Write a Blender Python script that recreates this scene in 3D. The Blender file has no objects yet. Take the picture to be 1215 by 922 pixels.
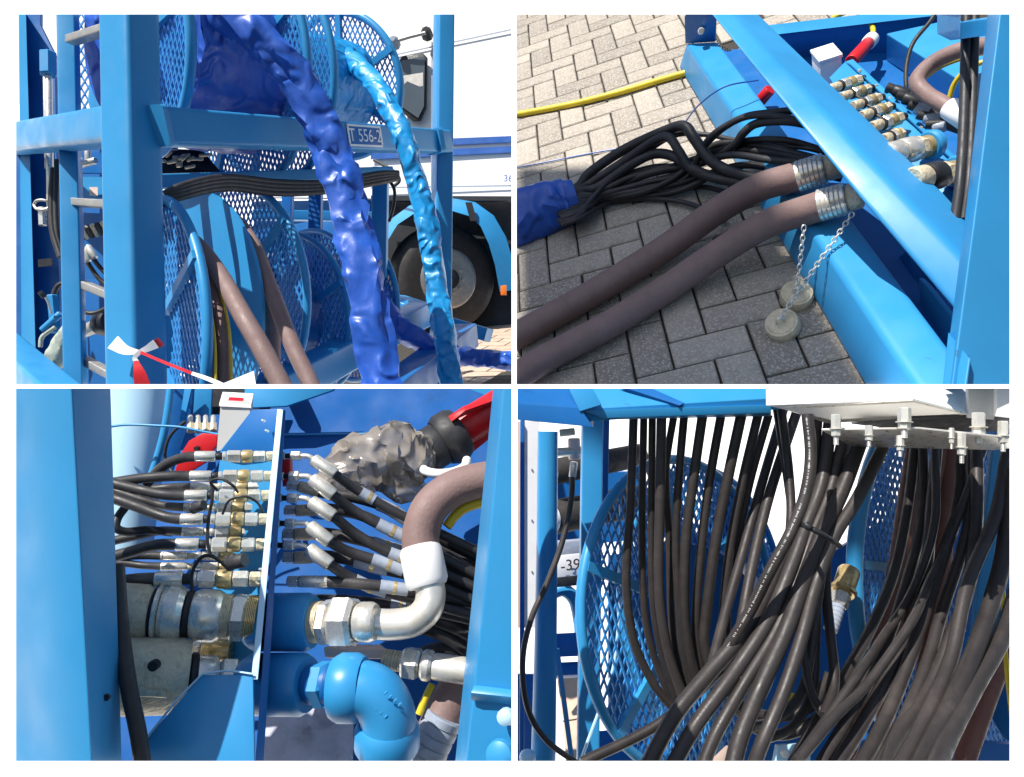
import bpy, bmesh, math, random
from mathutils import Vector, Matrix, noise

# ------------------------------------------------------------------ camera
F, W, H = 900.0, 1215.0, 922.0
CX, CY = 607.5, 461.0
CAM = Vector((0, 0, 4.0))
scene = bpy.context.scene
col = scene.collection
cd = bpy.data.cameras.new('camera')
cd.sensor_width = 36.0
cd.lens = F / W * 36.0
cd.clip_start = 0.05
cd.clip_end = 500
cam = bpy.data.objects.new('camera', cd)
cam.location = CAM
cam.rotation_euler = (math.radians(90), 0, 0)
col.objects.link(cam)
scene.camera = cam

# ------------------------------------------------------------------ light
TO_SUN = Vector((-0.42, -0.43, 0.80)).normalized()
world = bpy.data.worlds.new('World')
scene.world = world
world.use_nodes = True
wn = world.node_tree
bg = wn.nodes['Background']
sky = wn.nodes.new('ShaderNodeTexSky')
sky.sky_type = 'NISHITA'
sky.sun_disc = False
sky.sun_elevation = math.asin(TO_SUN.z)
sky.sun_rotation = math.atan2(TO_SUN.x, TO_SUN.y)
wn.links.new(sky.outputs[0], bg.inputs[0])
bg.inputs[1].default_value = 0.085
sd = bpy.data.lights.new('sun', 'SUN')
sd.energy = 4.8
sd.angle = math.radians(0.5)
sd.color = (1.0, 0.95, 0.87)
sun = bpy.data.objects.new('sun', sd)
sun.rotation_euler = TO_SUN.to_track_quat('Z', 'Y').to_euler()
sun.location = (0, 0, 20)
col.objects.link(sun)
vs = scene.view_settings
vs.view_transform = 'Standard'
vs.look = 'None'
vs.exposure = 0.5
vs.gamma = 1.0
vs.use_curve_mapping = False

# ------------------------------------------------------------------ helpers
rnd = random.Random(7)
BAYS = {'upper_left': (19, 17, 607, 456), 'upper_right': (613, 17, 1198, 456),
        'lower_left': (19, 461, 607, 903), 'lower_right': (614, 461, 1198, 903)}
MEMBERS = {k: [] for k in BAYS}
CUR = [None]
ORG = {}

def P(x, y, d):
    return CAM + Vector(((x - CX) / F * d, d, (CY - y) / F * d))

def ray(x, y):
    return Vector(((x - CX) / F, 1.0, (CY - y) / F))

def Q(p):
    return p if isinstance(p, Vector) else P(*p[:3])

def reg(o):
    if CUR[0]:
        MEMBERS[CUR[0]].append(o)
    return o

def tag(o, label=None, cat=None, group=None, kind=None):
    if label: o['label'] = label
    if cat: o['category'] = cat
    if group: o['group'] = group
    if kind: o['kind'] = kind
    return o

def thing(name, label, cat, base, group=None):
    o = bpy.data.objects.new(name, None)
    o.empty_display_size = 0.05
    base = Q(base)
    o.location = base
    ORG[o] = base
    col.objects.link(o)
    reg(o)
    return tag(o, label, cat, group)

def link_mesh(name, me, mat, parent=None, org=None):
    if mat is not None and len(me.materials) == 0:
        me.materials.append(mat)
    o = bpy.data.objects.new(name, me)
    if parent is not None:
        o.parent = parent
    elif org is not None:
        o.location = org
    ORG[o] = org if org is not None else Vector((0, 0, 0))
    col.objects.link(o)
    return reg(o)

class MB:
    def __init__(self):
        self.v = []; self.f = []
    def add(self, verts, faces):
        k = len(self.v)
        self.v += [Vector(v) for v in verts]
        self.f += [tuple(i + k for i in f) for f in faces]
        return self
    def rings(self, rs, cap=True, closed=True):
        n = len(rs[0]); vs_ = []; fs = []
        for r in rs: vs_ += list(r)
        m = len(rs)
        for i in range(m - 1):
            for j in range(n):
                j2 = (j + 1) % n
                fs.append((i*n+j, i*n+j2, (i+1)*n+j2, (i+1)*n+j))
        if cap:
            fs.append(tuple(range(n - 1, -1, -1)))
            fs.append(tuple((m-1)*n + j for j in range(n)))
        return self.add(vs_, fs)
    def box(self, c, ax, ay, az):
        """c centre, ax ay az half extents as vectors"""
        vs_ = [c + sx*ax + sy*ay + sz*az for sz in (-1, 1) for sy in (-1, 1) for sx in (-1, 1)]
        return self.add(vs_, [(0,1,3,2),(4,6,7,5),(0,4,5,1),(2,3,7,6),(0,2,6,4),(1,5,7,3)])
    def build(self, name, mat, parent=None, smooth=40, bevel=0, seg=2):
        if parent is not None:
            org = ORG[parent]
        else:
            lo = min(v.z for v in self.v)
            org = sum(self.v, Vector()) / len(self.v)
            org.z = lo
        me = bpy.data.meshes.new(name)
        me.from_pydata([v - org for v in self.v], [], self.f)
        bm = bmesh.new(); bm.from_mesh(me)
        bmesh.ops.recalc_face_normals(bm, faces=bm.faces)
        if bevel:
            es = [e for e in bm.edges if len(e.link_faces) == 2 and e.calc_face_angle(0) > 0.5]
            if es:
                bmesh.ops.bevel(bm, geom=es, offset=bevel, segments=seg, profile=0.5, affect='EDGES', clamp_overlap=True)
        bm.to_mesh(me); bm.free()
        if smooth:
            me.polygons.foreach_set('use_smooth', [True] * len(me.polygons))
            me.set_sharp_from_angle(angle=math.radians(smooth))
        return link_mesh(name, me, mat, parent, org)

def frame_of(t, hint=None):
    t = t.normalized()
    a = hint if hint is not None else (Vector((0, 0, 1)) if abs(t.z) < 0.9 else Vector((1, 0, 0)))
    a = (a - t * a.dot(t))
    if a.length < 1e-5:
        a = Vector((1, 0, 0)) - t * t.x
    a.normalize()
    return a, t.cross(a)

def spline(pts, per=8):
    """Catmull-Rom through 3-D points (centripetal-ish)"""
    if len(pts) < 3:
        a, b = pts
        return [a.lerp(b, i / per) for i in range(per + 1)]
    ps = [2*pts[0] - pts[1]] + list(pts) + [2*pts[-1] - pts[-2]]
    out = []
    for i in range(1, len(ps) - 2):
        p0, p1, p2, p3 = ps[i-1:i+3]
        for k in range(per):
            t = k / per
            out.append(0.5 * ((2*p1) + (p2-p0)*t + (2*p0-5*p1+4*p2-p3)*t*t + (3*p1-p0-3*p2+p3)*t**3))
    out.append(pts[-1].copy())
    return out

def sweep(mb, pts, rad, n=12, fn=None, sx=1.0, hint=None):
    rs = []
    a = None
    m = len(pts)
    for i, p in enumerate(pts):
        t = (pts[min(i+1, m-1)] - pts[max(i-1, 0)])
        if a is None:
            a, b = frame_of(t, hint)
        else:
            t.normalize()
            a = a - t * a.dot(t); a.normalize(); b = t.cross(a)
        r = rad(i / (m - 1)) if callable(rad) else rad
        ring = []
        for j in range(n):
            th = 2 * math.pi * j / n
            q = r
            if fn: q = r * fn(i / (m - 1), th, p)
            ring.append(p + a * (math.cos(th) * q) + b * (math.sin(th) * q * sx))
        rs.append(ring)
    return mb.rings(rs)

def hose(name, pts, wpx, mat, label=None, cat='hose', group=None, parent=None, n=12, per=8):
    """tube through (px, py, depth) points; wpx = width in photo pixels at mean depth, or list per point"""
    q = [Q(p) for p in pts]
    if isinstance(wpx, (list, tuple)):
        rr = [w / 2 / F * (p - CAM).y for w, p in zip(wpx, q)]
        def rad(t):
            x = t * (len(rr) - 1); i = min(int(x), len(rr) - 2); f = x - i
            return rr[i] * (1 - f) + rr[i+1] * f
    else:
        rad = wpx / 2 / F * sum((p - CAM).y for p in q) / len(q)
    mb = MB()
    sweep(mb, spline(q, per), rad, n)
    o = mb.build(name, mat, parent, smooth=60)
    if label: tag(o, label, cat, group)
    return o

def ring_poly(c, r, seg=4):
    """round the corners of a planar polygon c (list of Vector) with radius r"""
    if not r: return list(c)
    out = []; n = len(c)
    for i in range(n):
        p = c[i]; a = (c[i-1] - p); b = (c[(i+1) % n] - p)
        ra = min(r, a.length * .45); rb = min(r, b.length * .45)
        s = p + a.normalized() * ra; e = p + b.normalized() * rb
        for k in range(seg + 1):
            t = k / seg
            out.append((1-t)*(1-t)*s + 2*t*(1-t)*p + t*t*e)
    return out

def prism(name, A, B, mat, parent=None, r=0.0, seg=4):
    mb = MB()
    mb.rings([ring_poly([Q(p) for p in A], r, seg), ring_poly([Q(p) for p in B], r, seg)])
    return mb.build(name, mat, parent, smooth=50)

def beam(name, a, b, w, h, mat, parent=None, hint=None, r=0.012):
    """rectangular tube from a to b; h measured along hint (default up), w across"""
    a = Q(a); b = Q(b)
    u, s = frame_of(b - a, hint)
    def ring(c):
        return ring_poly([c + s*w/2 + u*h/2, c - s*w/2 + u*h/2, c - s*w/2 - u*h/2, c + s*w/2 - u*h/2], r)
    mb = MB(); mb.rings([ring(a), ring(b)])
    return mb.build(name, mat, parent, smooth=50)

def plate(name, pts, t, mat, parent=None, bevel=0.0, away=None):
    """polygon of (px,py,d) or Vectors, extruded t metres away from the camera"""
    q = [Q(p) for p in pts]
    n = Vector()
    for i in range(len(q)):
        n += (q[i] - q[0]).cross(q[(i+1) % len(q)] - q[0])
    n.normalize()
    if away is None:
        if n.dot(q[0] - CAM) < 0: n = -n
    else:
        n = away.normalized()
    mb = MB(); mb.rings([q, [p + n * t for p in q]])
    return mb.build(name, mat, parent, smooth=35, bevel=bevel)

def turned(name, A, B, prof, mat, parent=None, n=20, smooth=35, roll=0.0):
    """solid of revolution from A to B; prof = [(t, radius)]"""
    A = Q(A); B = Q(B)
    a, b = frame_of(B - A)
    rs = []
    for t, r in prof:
        c = A.lerp(B, t)
        rs.append([c + a*math.cos(2*math.pi*j/n + roll)*r + b*math.sin(2*math.pi*j/n + roll)*r for j in range(n)])
    mb = MB(); mb.rings(rs)
    return mb.build(name, mat, parent, smooth=smooth)

def piece(name, A, B, t0, t1, r, mat, parent, kind='c', roll=0.0):
    """one turned piece of a fitting: c = cylinder, h = hexagon, g = grooved"""
    A = Q(A); B = Q(B)
    a = A.lerp(B, t0); b = A.lerp(B, t1)
    L = (b - a).length
    e = min(0.25, r * 0.22 / max(L, 1e-6))
    if kind == 'h':
        return turned(name, a, b, [(0, r*.86), (e*.7, r), (1-e*.7, r), (1, r*.86)], mat, parent, n=6, smooth=20, roll=roll)
    if kind == 'g':
        pr = [(0, r*.93)]; k = 6
        for i in range(k):
            s = 1.0 / k
            pr += [((i+.12)*s, r), ((i+.80)*s, r), ((i+.90)*s, r*.92)]
        pr += [(1, r*.92)]
        return turned(name, a, b, pr, mat, parent, n=24, smooth=50)
    return turned(name, a, b, [(0, r*.88), (e, r), (1-e, r), (1, r*.88)], mat, parent, n=24, smooth=30)

def disc_frame(x, y, d, a, b, sign):
    """circle whose picture is about an upright ellipse with half axes a, b (photo pixels).
    returns centre, normal (towards camera), up axis, side axis, radius"""
    px_, pa = x, a
    for it in range(6):
        c = P(px_, y, d)
        w = (c - CAM).normalized()
        up = Vector((0, 0, 1)) - w * w.z; up.normalize()
        rt = w.cross(up)
        th = math.acos(max(.05, min(1, pa / b)))
        n = -w * math.cos(th) + rt * (math.sin(th) * sign)
        n.normalize()
        e2 = n.cross(up); e2.normalize()
        R = b / F * (c - CAM).length
        xs = []
        for k in range(48):
            q = c + (up * math.cos(k * math.pi / 24) + e2 * math.sin(k * math.pi / 24)) * R - CAM
            xs.append(CX + q.x / q.y * F)
        m, h = (max(xs) + min(xs)) / 2, (max(xs) - min(xs)) / 2
        px_ += x - m; pa *= a / h
    return c, n, up, e2, R

def torus(name, c, n, e1, e2, R, r, mat, parent, N=64, k=10, a0=0.0, a1=2*math.pi):
    full = abs(a1 - a0 - 2*math.pi) < 1e-6
    M = N if full else N + 1
    vs_ = []; fs = []
    for i in range(M):
        t = a0 + (a1 - a0) * i / N
        rad = e1 * math.cos(t) + e2 * math.sin(t)
        for j in range(k):
            p = 2 * math.pi * j / k
            vs_.append(c + rad * (R + r * math.cos(p)) + n * (r * math.sin(p)))
    for i in range(N):
        i2 = (i + 1) % M
        for j in range(k):
            j2 = (j + 1) % k
            fs.append((i*k+j, i2*k+j, i2*k+j2, i*k+j2))
    if not full:
        fs.append(tuple(range(k))); fs.append(tuple(N*k + j for j in range(k - 1, -1, -1)))
    mb = MB(); mb.add(vs_, fs)
    return mb.build(name, mat, parent, smooth=60)

def expanded(name, c, n, e1, e2, mat, parent, R=None, r0=0.0, pitch=0.045, ratio=0.5, w=0.004, inside=None, ext=None):
    """expanded-metal sheet: two families of slanted strands, as real bars. R: outer radius; or inside(u,v) + ext"""
    ext = ext or R
    if inside is None:
        inside = lambda u, v: r0*r0 < u*u + v*v < R*R
    mb = MB()
    L = math.hypot(1, ratio)
    for fam in (1, -1):
        d = (1 / L, fam * ratio / L)          # strand direction in (e1, e2)
        q = (-d[1], d[0])
        sp = pitch * ratio / L
        K = int(ext * 1.5 / sp) + 1
        for k in range(-K, K + 1):
            step = pitch / 8
            run = None
            M = int(ext * 1.5 / step)
            for m in range(-M, M + 1):
                u = q[0]*k*sp + d[0]*m*step; v = q[1]*k*sp + d[1]*m*step
                ok = inside(u, v)
                if ok and run is None: run = (u, v)
                if run is not None and (not ok or m == M):
                    a = c + e1*run[0] + e2*run[1]; b = c + e1*u + e2*v
                    if (b - a).length > pitch * .3:
                        off = n * (0.0012 * fam)
                        mb.box((a + b) / 2 + off, (b - a) / 2, (e1*q[0] + e2*q[1]) * (w / 2), n * (w * .38))
                    run = None
    o = mb.build(name, mat, parent, smooth=0)
    o['kind'] = 'stuff'
    return o

def sleeve(name, pts, w, th, mat, parent=None, seed=0, n=28, per=14, amp=0.16, freq=9.0, face=None, along=0.35, crumple=None):
    """creased fabric sleeve; w list of widths in photo pixels; th thickness ratio.
    a coarse jittered skin gives flat facets with sharp creases, then one light smoothing pass"""
    rr_ = random.Random(seed * 91 + 5)
    q = [Q(p) for p in pts]
    c = spline(q, per)
    rr = [x / 2 / F * (p - CAM).y for x, p in zip(w, q)]
    m = len(c)
    rs = []
    ph = rr_.uniform(0, 6)
    for i, p in enumerate(c):
        x = i / (m - 1) * (len(rr) - 1); k = min(int(x), len(rr) - 2); f = x - k
        r = rr[k] * (1 - f) + rr[k+1] * f
        t = (c[min(i+1, m-1)] - c[max(i-1, 0)]).normalized()
        v = face if face is not None else (CAM - p)
        v = v - t * v.dot(t); v.normalize()
        s = t.cross(v)
        r *= 1 + amp * .35 * noise.noise(Vector((i / per * 1.7, seed, 0)))
        ring = []
        for j in range(n):
            a = 2 * math.pi * (j + .5 * (i % 2)) / n
            base = p + s * (math.cos(a) * r) + v * (math.sin(a) * r * th)
            l1 = Vector((math.cos(a) * 1.2, math.sin(a) * 1.2, i / per * along * 1.5 + seed))
            z = (.45 - 1.8 * abs(noise.noise(l1))) + rr_.uniform(-.4, .4)
            d = s * math.cos(a) + v * math.sin(a)
            ring.append(base + d * (r * amp * z) + t * (r * amp * .5 * rr_.uniform(-1, 1)))
        rs.append(ring)
    vs_ = [p for r in rs for p in r]; fs = []
    for i in range(m - 1):
        for j in range(n):
            j2 = (j + 1) % n
            A, B, C_, D = i*n+j, i*n+j2, (i+1)*n+j2, (i+1)*n+j
            if i % 2: fs += [(A, B, C_), (A, C_, D)]
            else: fs += [(A, B, D), (B, C_, D)]
    fs.append(tuple(range(n - 1, -1, -1))); fs.append(tuple((m-1)*n + j for j in range(n)))
    mb = MB(); mb.add(vs_, fs)
    return mb.build(name, mat, parent, smooth=crumple or 30)

def chain(name, a, b, mat, parent, sag=0.0, link=0.012, wire=0.0014):
    """real chain of linked rings between two points, joined as one part"""
    a = Q(a); b = Q(b)
    mid = (a + b) / 2 + Vector((0, 0, -sag))
    pts = spline([a, mid, b], 40)
    L = sum((pts[i+1] - pts[i]).length for i in range(len(pts) - 1))
    N = max(4, int(L / (link * .78)))
    mb = MB()
    acc = 0; idx = 0
    for k in range(N):
        s = (k + .5) / N * (len(pts) - 1); i = min(int(s), len(pts) - 2)
        p = pts[i].lerp(pts[i+1], s - i); t = (pts[i+1] - pts[i]).normalized()
        x, y = frame_of(t)
        if k % 2: x, y = y, x
        seg = []
        for j in range(10):
            th = 2 * math.pi * j / 10
            seg.append((p + t * math.cos(th) * link * .55 + x * math.sin(th) * link * .36, t * math.cos(th) + x * math.sin(th)))
        vs_ = []; fs = []
        for (cc, rd) in seg:
            for m_ in range(4):
                ph = 2 * math.pi * m_ / 4
                vs_.append(cc + rd * math.cos(ph) * wire + y * math.sin(ph) * wire)
        for j in range(10):
            j2 = (j + 1) % 10
            for m_ in range(4):
                m2 = (m_ + 1) % 4
                fs.append((j*4+m_, j2*4+m_, j2*4+m2, j*4+m2))
        mb.add(vs_, fs)
    return mb.build(name, mat, parent, smooth=60)

def lettering(name, text, centre, right, up, size, mat, parent, depth=0.0006):
    cu = bpy.data.curves.new(name, 'FONT')
    cu.body = text; cu.size = size; cu.align_x = 'CENTER'; cu.align_y = 'CENTER'; cu.extrude = depth
    t = bpy.data.objects.new(name, cu)
    col.objects.link(t)
    bpy.context.view_layer.update()
    me = bpy.data.meshes.new_from_object(t)
    bpy.data.objects.remove(t)
    r = right.normalized(); u = (up - r * up.dot(r)).normalized(); n = r.cross(u)
    org = ORG[parent]
    M = Matrix(((r.x, u.x, n.x), (r.y, u.y, n.y), (r.z, u.z, n.z)))
    for v in me.vertices:
        v.co = M @ v.co + centre - org
    me.materials.clear()
    return link_mesh(name, me, mat, parent, org)

# ------------------------------------------------------------------ materials
def lin(r, g, b):
    f = lambda c: (c/255/12.92) if c <= 10 else ((c/255 + .055) / 1.055) ** 2.4
    return (f(r), f(g), f(b), 1)

def material(name, rgb, rough=.5, metal=0.0, var=.12, scale=6.0, bump=0.0, bscale=60.0, dirt=None, dirt_amt=.0,
             dirt_scale=9.0, coat=0.0, spec=.5, rand=0.0, rvar=.12, speck=None, speck_amt=.5, speck_scale=300, trans=0.0, stretch=None, dpos=(.52, .72), crease=0.0, cscale=12.0):
    m = bpy.data.materials.new(name); m.use_nodes = True
    nt = m.node_tree; N = nt.nodes; Lk = nt.links
    b = N['Principled BSDF']
    tc = N.new('ShaderNodeTexCoord')
    src = tc.outputs['Object']
    if stretch:
        mp = N.new('ShaderNodeMapping'); mp.inputs['Scale'].default_value = stretch
        Lk.new(src, mp.inputs[0]); src = mp.outputs[0]
    n1 = N.new('ShaderNodeTexNoise'); n1.inputs['Scale'].default_value = scale; n1.inputs['Detail'].default_value = 6
    n1.inputs['Roughness'].default_value = .62
    Lk.new(src, n1.inputs['Vector'])
    c = lin(*rgb)
    mr = N.new('ShaderNodeMapRange'); mr.inputs[1].default_value = .3; mr.inputs[2].default_value = .7
    mr.inputs[3].default_value = 1 - var; mr.inputs[4].default_value = 1 + var
    Lk.new(n1.outputs[0], mr.inputs[0])
    mul = N.new('ShaderNodeMix'); mul.data_type = 'RGBA'; mul.blend_type = 'MULTIPLY'; mul.inputs[0].default_value = 1
    mul.inputs[6].default_value = c
    Lk.new(mr.outputs[0], mul.inputs[7])
    out = mul.outputs[2]
    if rand:
        oi = N.new('ShaderNodeObjectInfo')
        m2 = N.new('ShaderNodeMapRange'); m2.inputs[3].default_value = 1 - rand; m2.inputs[4].default_value = 1 + rand
        Lk.new(oi.outputs['Random'], m2.inputs[0])
        x = N.new('ShaderNodeMix'); x.data_type = 'RGBA'; x.blend_type = 'MULTIPLY'; x.inputs[0].default_value = 1
        Lk.new(out, x.inputs[6]); Lk.new(m2.outputs[0], x.inputs[7]); out = x.outputs[2]
    if speck:
        n3 = N.new('ShaderNodeTexNoise'); n3.inputs['Scale'].default_value = speck_scale; n3.inputs['Detail'].default_value = 3
        Lk.new(src, n3.inputs['Vector'])
        rp = N.new('ShaderNodeValToRGB'); rp.color_ramp.elements[0].position = .5; rp.color_ramp.elements[1].position = .68
        rp.color_ramp.elements[1].color = (speck_amt,)*3 + (1,)
        Lk.new(n3.outputs[0], rp.inputs[0])
        x = N.new('ShaderNodeMix'); x.data_type = 'RGBA'
        Lk.new(rp.outputs[0], x.inputs[0]); Lk.new(out, x.inputs[6]); x.inputs[7].default_value = lin(*speck); out = x.outputs[2]
    if dirt:
        n2 = N.new('ShaderNodeTexNoise'); n2.inputs['Scale'].default_value = dirt_scale; n2.inputs['Detail'].default_value = 9
        n2.inputs['Roughness'].default_value = .72
        Lk.new(src, n2.inputs['Vector'])
        rp = N.new('ShaderNodeValToRGB'); rp.color_ramp.elements[0].position = dpos[0]; rp.color_ramp.elements[1].position = dpos[1]
        rp.color_ramp.elements[1].color = (dirt_amt,)*3 + (1,)
        Lk.new(n2.outputs[0], rp.inputs[0])
        x = N.new('ShaderNodeMix'); x.data_type = 'RGBA'
        Lk.new(rp.outputs[0], x.inputs[0]); Lk.new(out, x.inputs[6]); x.inputs[7].default_value = lin(*dirt); out = x.outputs[2]
    Lk.new(out, b.inputs['Base Color'])
    b.inputs['Metallic'].default_value = metal
    rm = N.new('ShaderNodeMapRange'); rm.inputs[1].default_value = .3; rm.inputs[2].default_value = .7
    rm.inputs[3].default_value = max(.04, rough - rvar); rm.inputs[4].default_value = min(1, rough + rvar)
    nr = N.new('ShaderNodeTexNoise'); nr.inputs['Scale'].default_value = scale * 3.1; nr.inputs['Detail'].default_value = 5
    Lk.new(src, nr.inputs['Vector']); Lk.new(nr.outputs[0], rm.inputs[0]); Lk.new(rm.outputs[0], b.inputs['Roughness'])
    b.inputs['Specular IOR Level'].default_value = spec
    if coat: b.inputs['Coat Weight'].default_value = coat; b.inputs['Coat Roughness'].default_value = .12
    if trans: b.inputs['Transmission Weight'].default_value = trans
    if bump:
        nb = N.new('ShaderNodeTexNoise'); nb.inputs['Scale'].default_value = bscale; nb.inputs['Detail'].default_value = 6
        Lk.new(src, nb.inputs['Vector'])
        bp = N.new('ShaderNodeBump'); bp.inputs['Strength'].default_value = bump; bp.inputs['Distance'].default_value = .004
        Lk.new(nb.outputs[0], bp.inputs['Height']); Lk.new(bp.outputs[0], b.inputs['Normal'])
    if crease:
        nc = N.new('ShaderNodeTexNoise'); nc.noise_type = 'RIDGED_MULTIFRACTAL'; nc.inputs['Scale'].default_value = cscale
        nc.inputs['Detail'].default_value = 4; nc.inputs['Distortion'].default_value = .6
        Lk.new(src, nc.inputs['Vector'])
        bc_ = N.new('ShaderNodeBump'); bc_.inputs['Strength'].default_value = crease; bc_.inputs['Distance'].default_value = .035
        Lk.new(nc.outputs[0], bc_.inputs['Height'])
        if bump: Lk.new(bp.outputs[0], bc_.inputs['Normal'])
        Lk.new(bc_.outputs[0], b.inputs['Normal'])
    return m

M = {}
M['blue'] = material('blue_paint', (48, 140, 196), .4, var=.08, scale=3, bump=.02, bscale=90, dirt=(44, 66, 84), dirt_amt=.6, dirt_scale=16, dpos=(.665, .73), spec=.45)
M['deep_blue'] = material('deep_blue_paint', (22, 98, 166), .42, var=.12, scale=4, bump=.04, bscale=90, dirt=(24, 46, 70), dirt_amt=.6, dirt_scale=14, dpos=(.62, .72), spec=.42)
M['tray'] = material('shaded_tray_paint', (20, 84, 152), .72, var=.12, scale=4, bump=.05, bscale=60, dirt=(30, 56, 90), dirt_amt=.4, dirt_scale=9, spec=.2)  # the tray's shade is put into this darker blue
M['mesh_blue'] = material('blue_expanded_metal', (52, 134, 200), .4, var=.1)
M['tarp'] = material('blue_tarpaulin', (38, 88, 184), .36, var=.12, scale=7, crease=.9, cscale=11, bump=.2, bscale=60, spec=.5, dirt=(96, 130, 200), dirt_amt=.25)
M['cyan'] = material('light_blue_tarpaulin', (26, 142, 206), .4, var=.14, scale=9, crease=.9, cscale=16, bump=.2, bscale=70, spec=.5)
M['rubber'] = material('black_rubber', (44, 44, 47), .5, var=.22, scale=12, bump=.1, bscale=220, dirt=(96, 90, 86), dirt_amt=.35, dirt_scale=14, rand=.18, spec=.45)
M['worn'] = material('dusty_black_rubber', (50, 46, 46), .5, var=.2, scale=10, bump=.12, bscale=200, dirt=(104, 94, 88), dirt_amt=.35, dirt_scale=7, dpos=(.5, .75), rand=.2, spec=.4)
M['brown'] = material('brown_rubber', (128, 105, 101), .62, var=.14, scale=14, bump=.25, bscale=160, dirt=(140, 122, 116), dirt_amt=.3, dirt_scale=10, rand=.06)
M['rust'] = material('red_brown_rubber', (120, 78, 66), .6, var=.14, scale=14, bump=.2, bscale=160)
M['steel'] = material('zinc_steel', (226, 222, 212), .3, metal=.6, var=.06, scale=30, bump=.05, bscale=200, dirt=(170, 160, 136), dirt_amt=.15, dirt_scale=60)
M['dull'] = material('weathered_steel', (208, 194, 166), .5, metal=.2, var=.2, scale=36, bump=.8, bscale=110, dirt=(96, 84, 64), dirt_amt=.6, dirt_scale=38)
M['brass'] = material('yellow_zinc', (206, 182, 132), .34, metal=.6, var=.14, scale=40, dirt=(120, 96, 50), dirt_amt=.5, dirt_scale=50)
M['stainless'] = material('brushed_stainless', (224, 220, 210), .34, metal=.5, var=.05, scale=20, bump=.04, bscale=200)
M['white'] = material('white_paint', (238, 238, 238), .55, var=.04, scale=2, dirt=(190, 190, 186), dirt_amt=.2)
M['pale'] = material('pale_and_sunlit_blue', (176, 214, 238), .35, var=.06, scale=3, dirt=(120, 170, 210), dirt_amt=.3)  # pale blue parts, plus sunlight painted onto blue steel
M['grey'] = material('grey_plastic', (186, 186, 184), .5, var=.06)
M['red'] = material('red_plastic', (200, 30, 36), .38, var=.08, scale=8, dirt=(120, 20, 24), dirt_amt=.3)
M['yellow'] = material('yellow_hose_rubber', (214, 190, 44), .45, var=.1, scale=12, dirt=(140, 124, 50), dirt_amt=.35, dirt_scale=30)
M['bag'] = material('clear_plastic_bag', (190, 180, 168), .2, var=.18, scale=9, crease=1.0, cscale=17, bump=.25, bscale=22, trans=.55, spec=.6)
M['tape'] = material('grey_tape', (150, 160, 176), .45, var=.12, scale=40, bump=.2, bscale=120)
M['canvas'] = material('grey_green_canvas', (170, 178, 164), .8, var=.14, scale=12, bump=.4, bscale=60)
M['tyre'] = material('tyre_rubber', (52, 50, 49), .75, var=.18, scale=10, bump=.2, bscale=60, dirt=(100, 92, 84), dirt_amt=.4)
M['dark'] = material('dark_steel', (42, 44, 48), .5, metal=.3, var=.2, scale=20)
M['glass'] = material('dark_glass', (70, 80, 86), .08, var=.1, scale=3, spec=.8)
M['orange'] = material('orange_lens', (236, 120, 24), .3)
M['paver'] = material('concrete_paver', (158, 149, 137), .85, var=.16, scale=16, bump=.9, bscale=260, dirt=(96, 92, 86), dirt_amt=.6, dirt_scale=7, rand=.24,
                      speck=(206, 200, 192), speck_amt=.8, speck_scale=170)
M['sand'] = material('joint_sand', (58, 54, 48), .95, var=.3, scale=60, bump=.6, bscale=200)
M['pinkpaver'] = material('pink_paver', (196, 172, 152), .85, var=.12, scale=20, bump=.5, bscale=200, rand=.08)
M['wall'] = material('white_wall_paint', (246, 246, 245), .8, var=.01, scale=1)
M['alu'] = material('grey_aluminium', (176, 172, 166), .45, metal=.5, var=.15, scale=30)
M['wet'] = material('wet_grey_sheet', (168, 172, 192), .3, var=.2, scale=18, dirt=(90, 90, 100), dirt_amt=.7, dirt_scale=16)
M['tag'] = material('pinkish_plastic', (222, 196, 184), .5)
M['ink'] = material('black_ink', (34, 34, 38), .6)
M['blueink'] = material('blue_stripe_paint', (40, 92, 170), .4)

# ------------------------------------------------------------------ the wall behind
wall = MB()
wall.box(CAM + Vector((0, 27, 0)), Vector((70, 0, 0)), Vector((0, .16, -.12)), Vector((0, 24.0, 32.0)))
tag(wall.build('white_slope', M['wall'], smooth=0), kind='structure')

# ================================================================== upper left display: reel frame with a lorry behind
CUR[0] = 'upper_left'
R_ = lambda px, d: px / 2 / F * d
# ---- lorry
lr = thing('lorry', 'white lorry with blue stripes parked behind the reel frame', 'lorry', (528, 395, 6.0))
plate('cab_side', [(-10, -20, 6.9), (640, -20, 6.0), (640, 238, 6.0), (170, 232, 6.6), (-10, 100, 6.9)], .05, M['white'], lr)
plate('roof_seam', [(470, 64, 6.19), (640, 27, 5.98), (640, 28.4, 5.98), (470, 65.4, 6.19)], .004, M['tape'], lr)
plate('lower_seam', [(440, 222, 6.2), (640, 219, 5.98), (640, 220.6, 5.98), (440, 223.6, 6.2)], .004, M['tape'], lr)
plate('door_seam', [(512, 50, 6.12), (513.4, 50, 6.12), (512.4, 226, 6.10), (511, 226, 6.10)], .004, M['tape'], lr)
plate('stripe', [(440, 168, 6.21), (640, 160, 5.98), (640, 167, 5.98), (440, 176, 6.21)], .003, M['blueink'], lr)
plate('stripe', [(440, 181, 6.21), (640, 172, 5.98), (640, 179, 5.98), (440, 189, 6.21)], .003, M['blueink'], lr)
wf = plate('window_frame', [(474, 70, 6.13), (478, 66, 6.13), (502, 63, 6.1), (507, 68, 6.1), (506, 128, 6.09), (499, 143, 6.09), (490, 144, 6.1), (474, 130, 6.12)], .02, M['dark'], lr, bevel=.006)
plate('pane', [(476, 72, 6.115), (502, 67, 6.085), (504, 70, 6.085), (503, 126, 6.075), (496, 140, 6.075), (476, 126, 6.105)], .004, M['glass'], wf)
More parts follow.
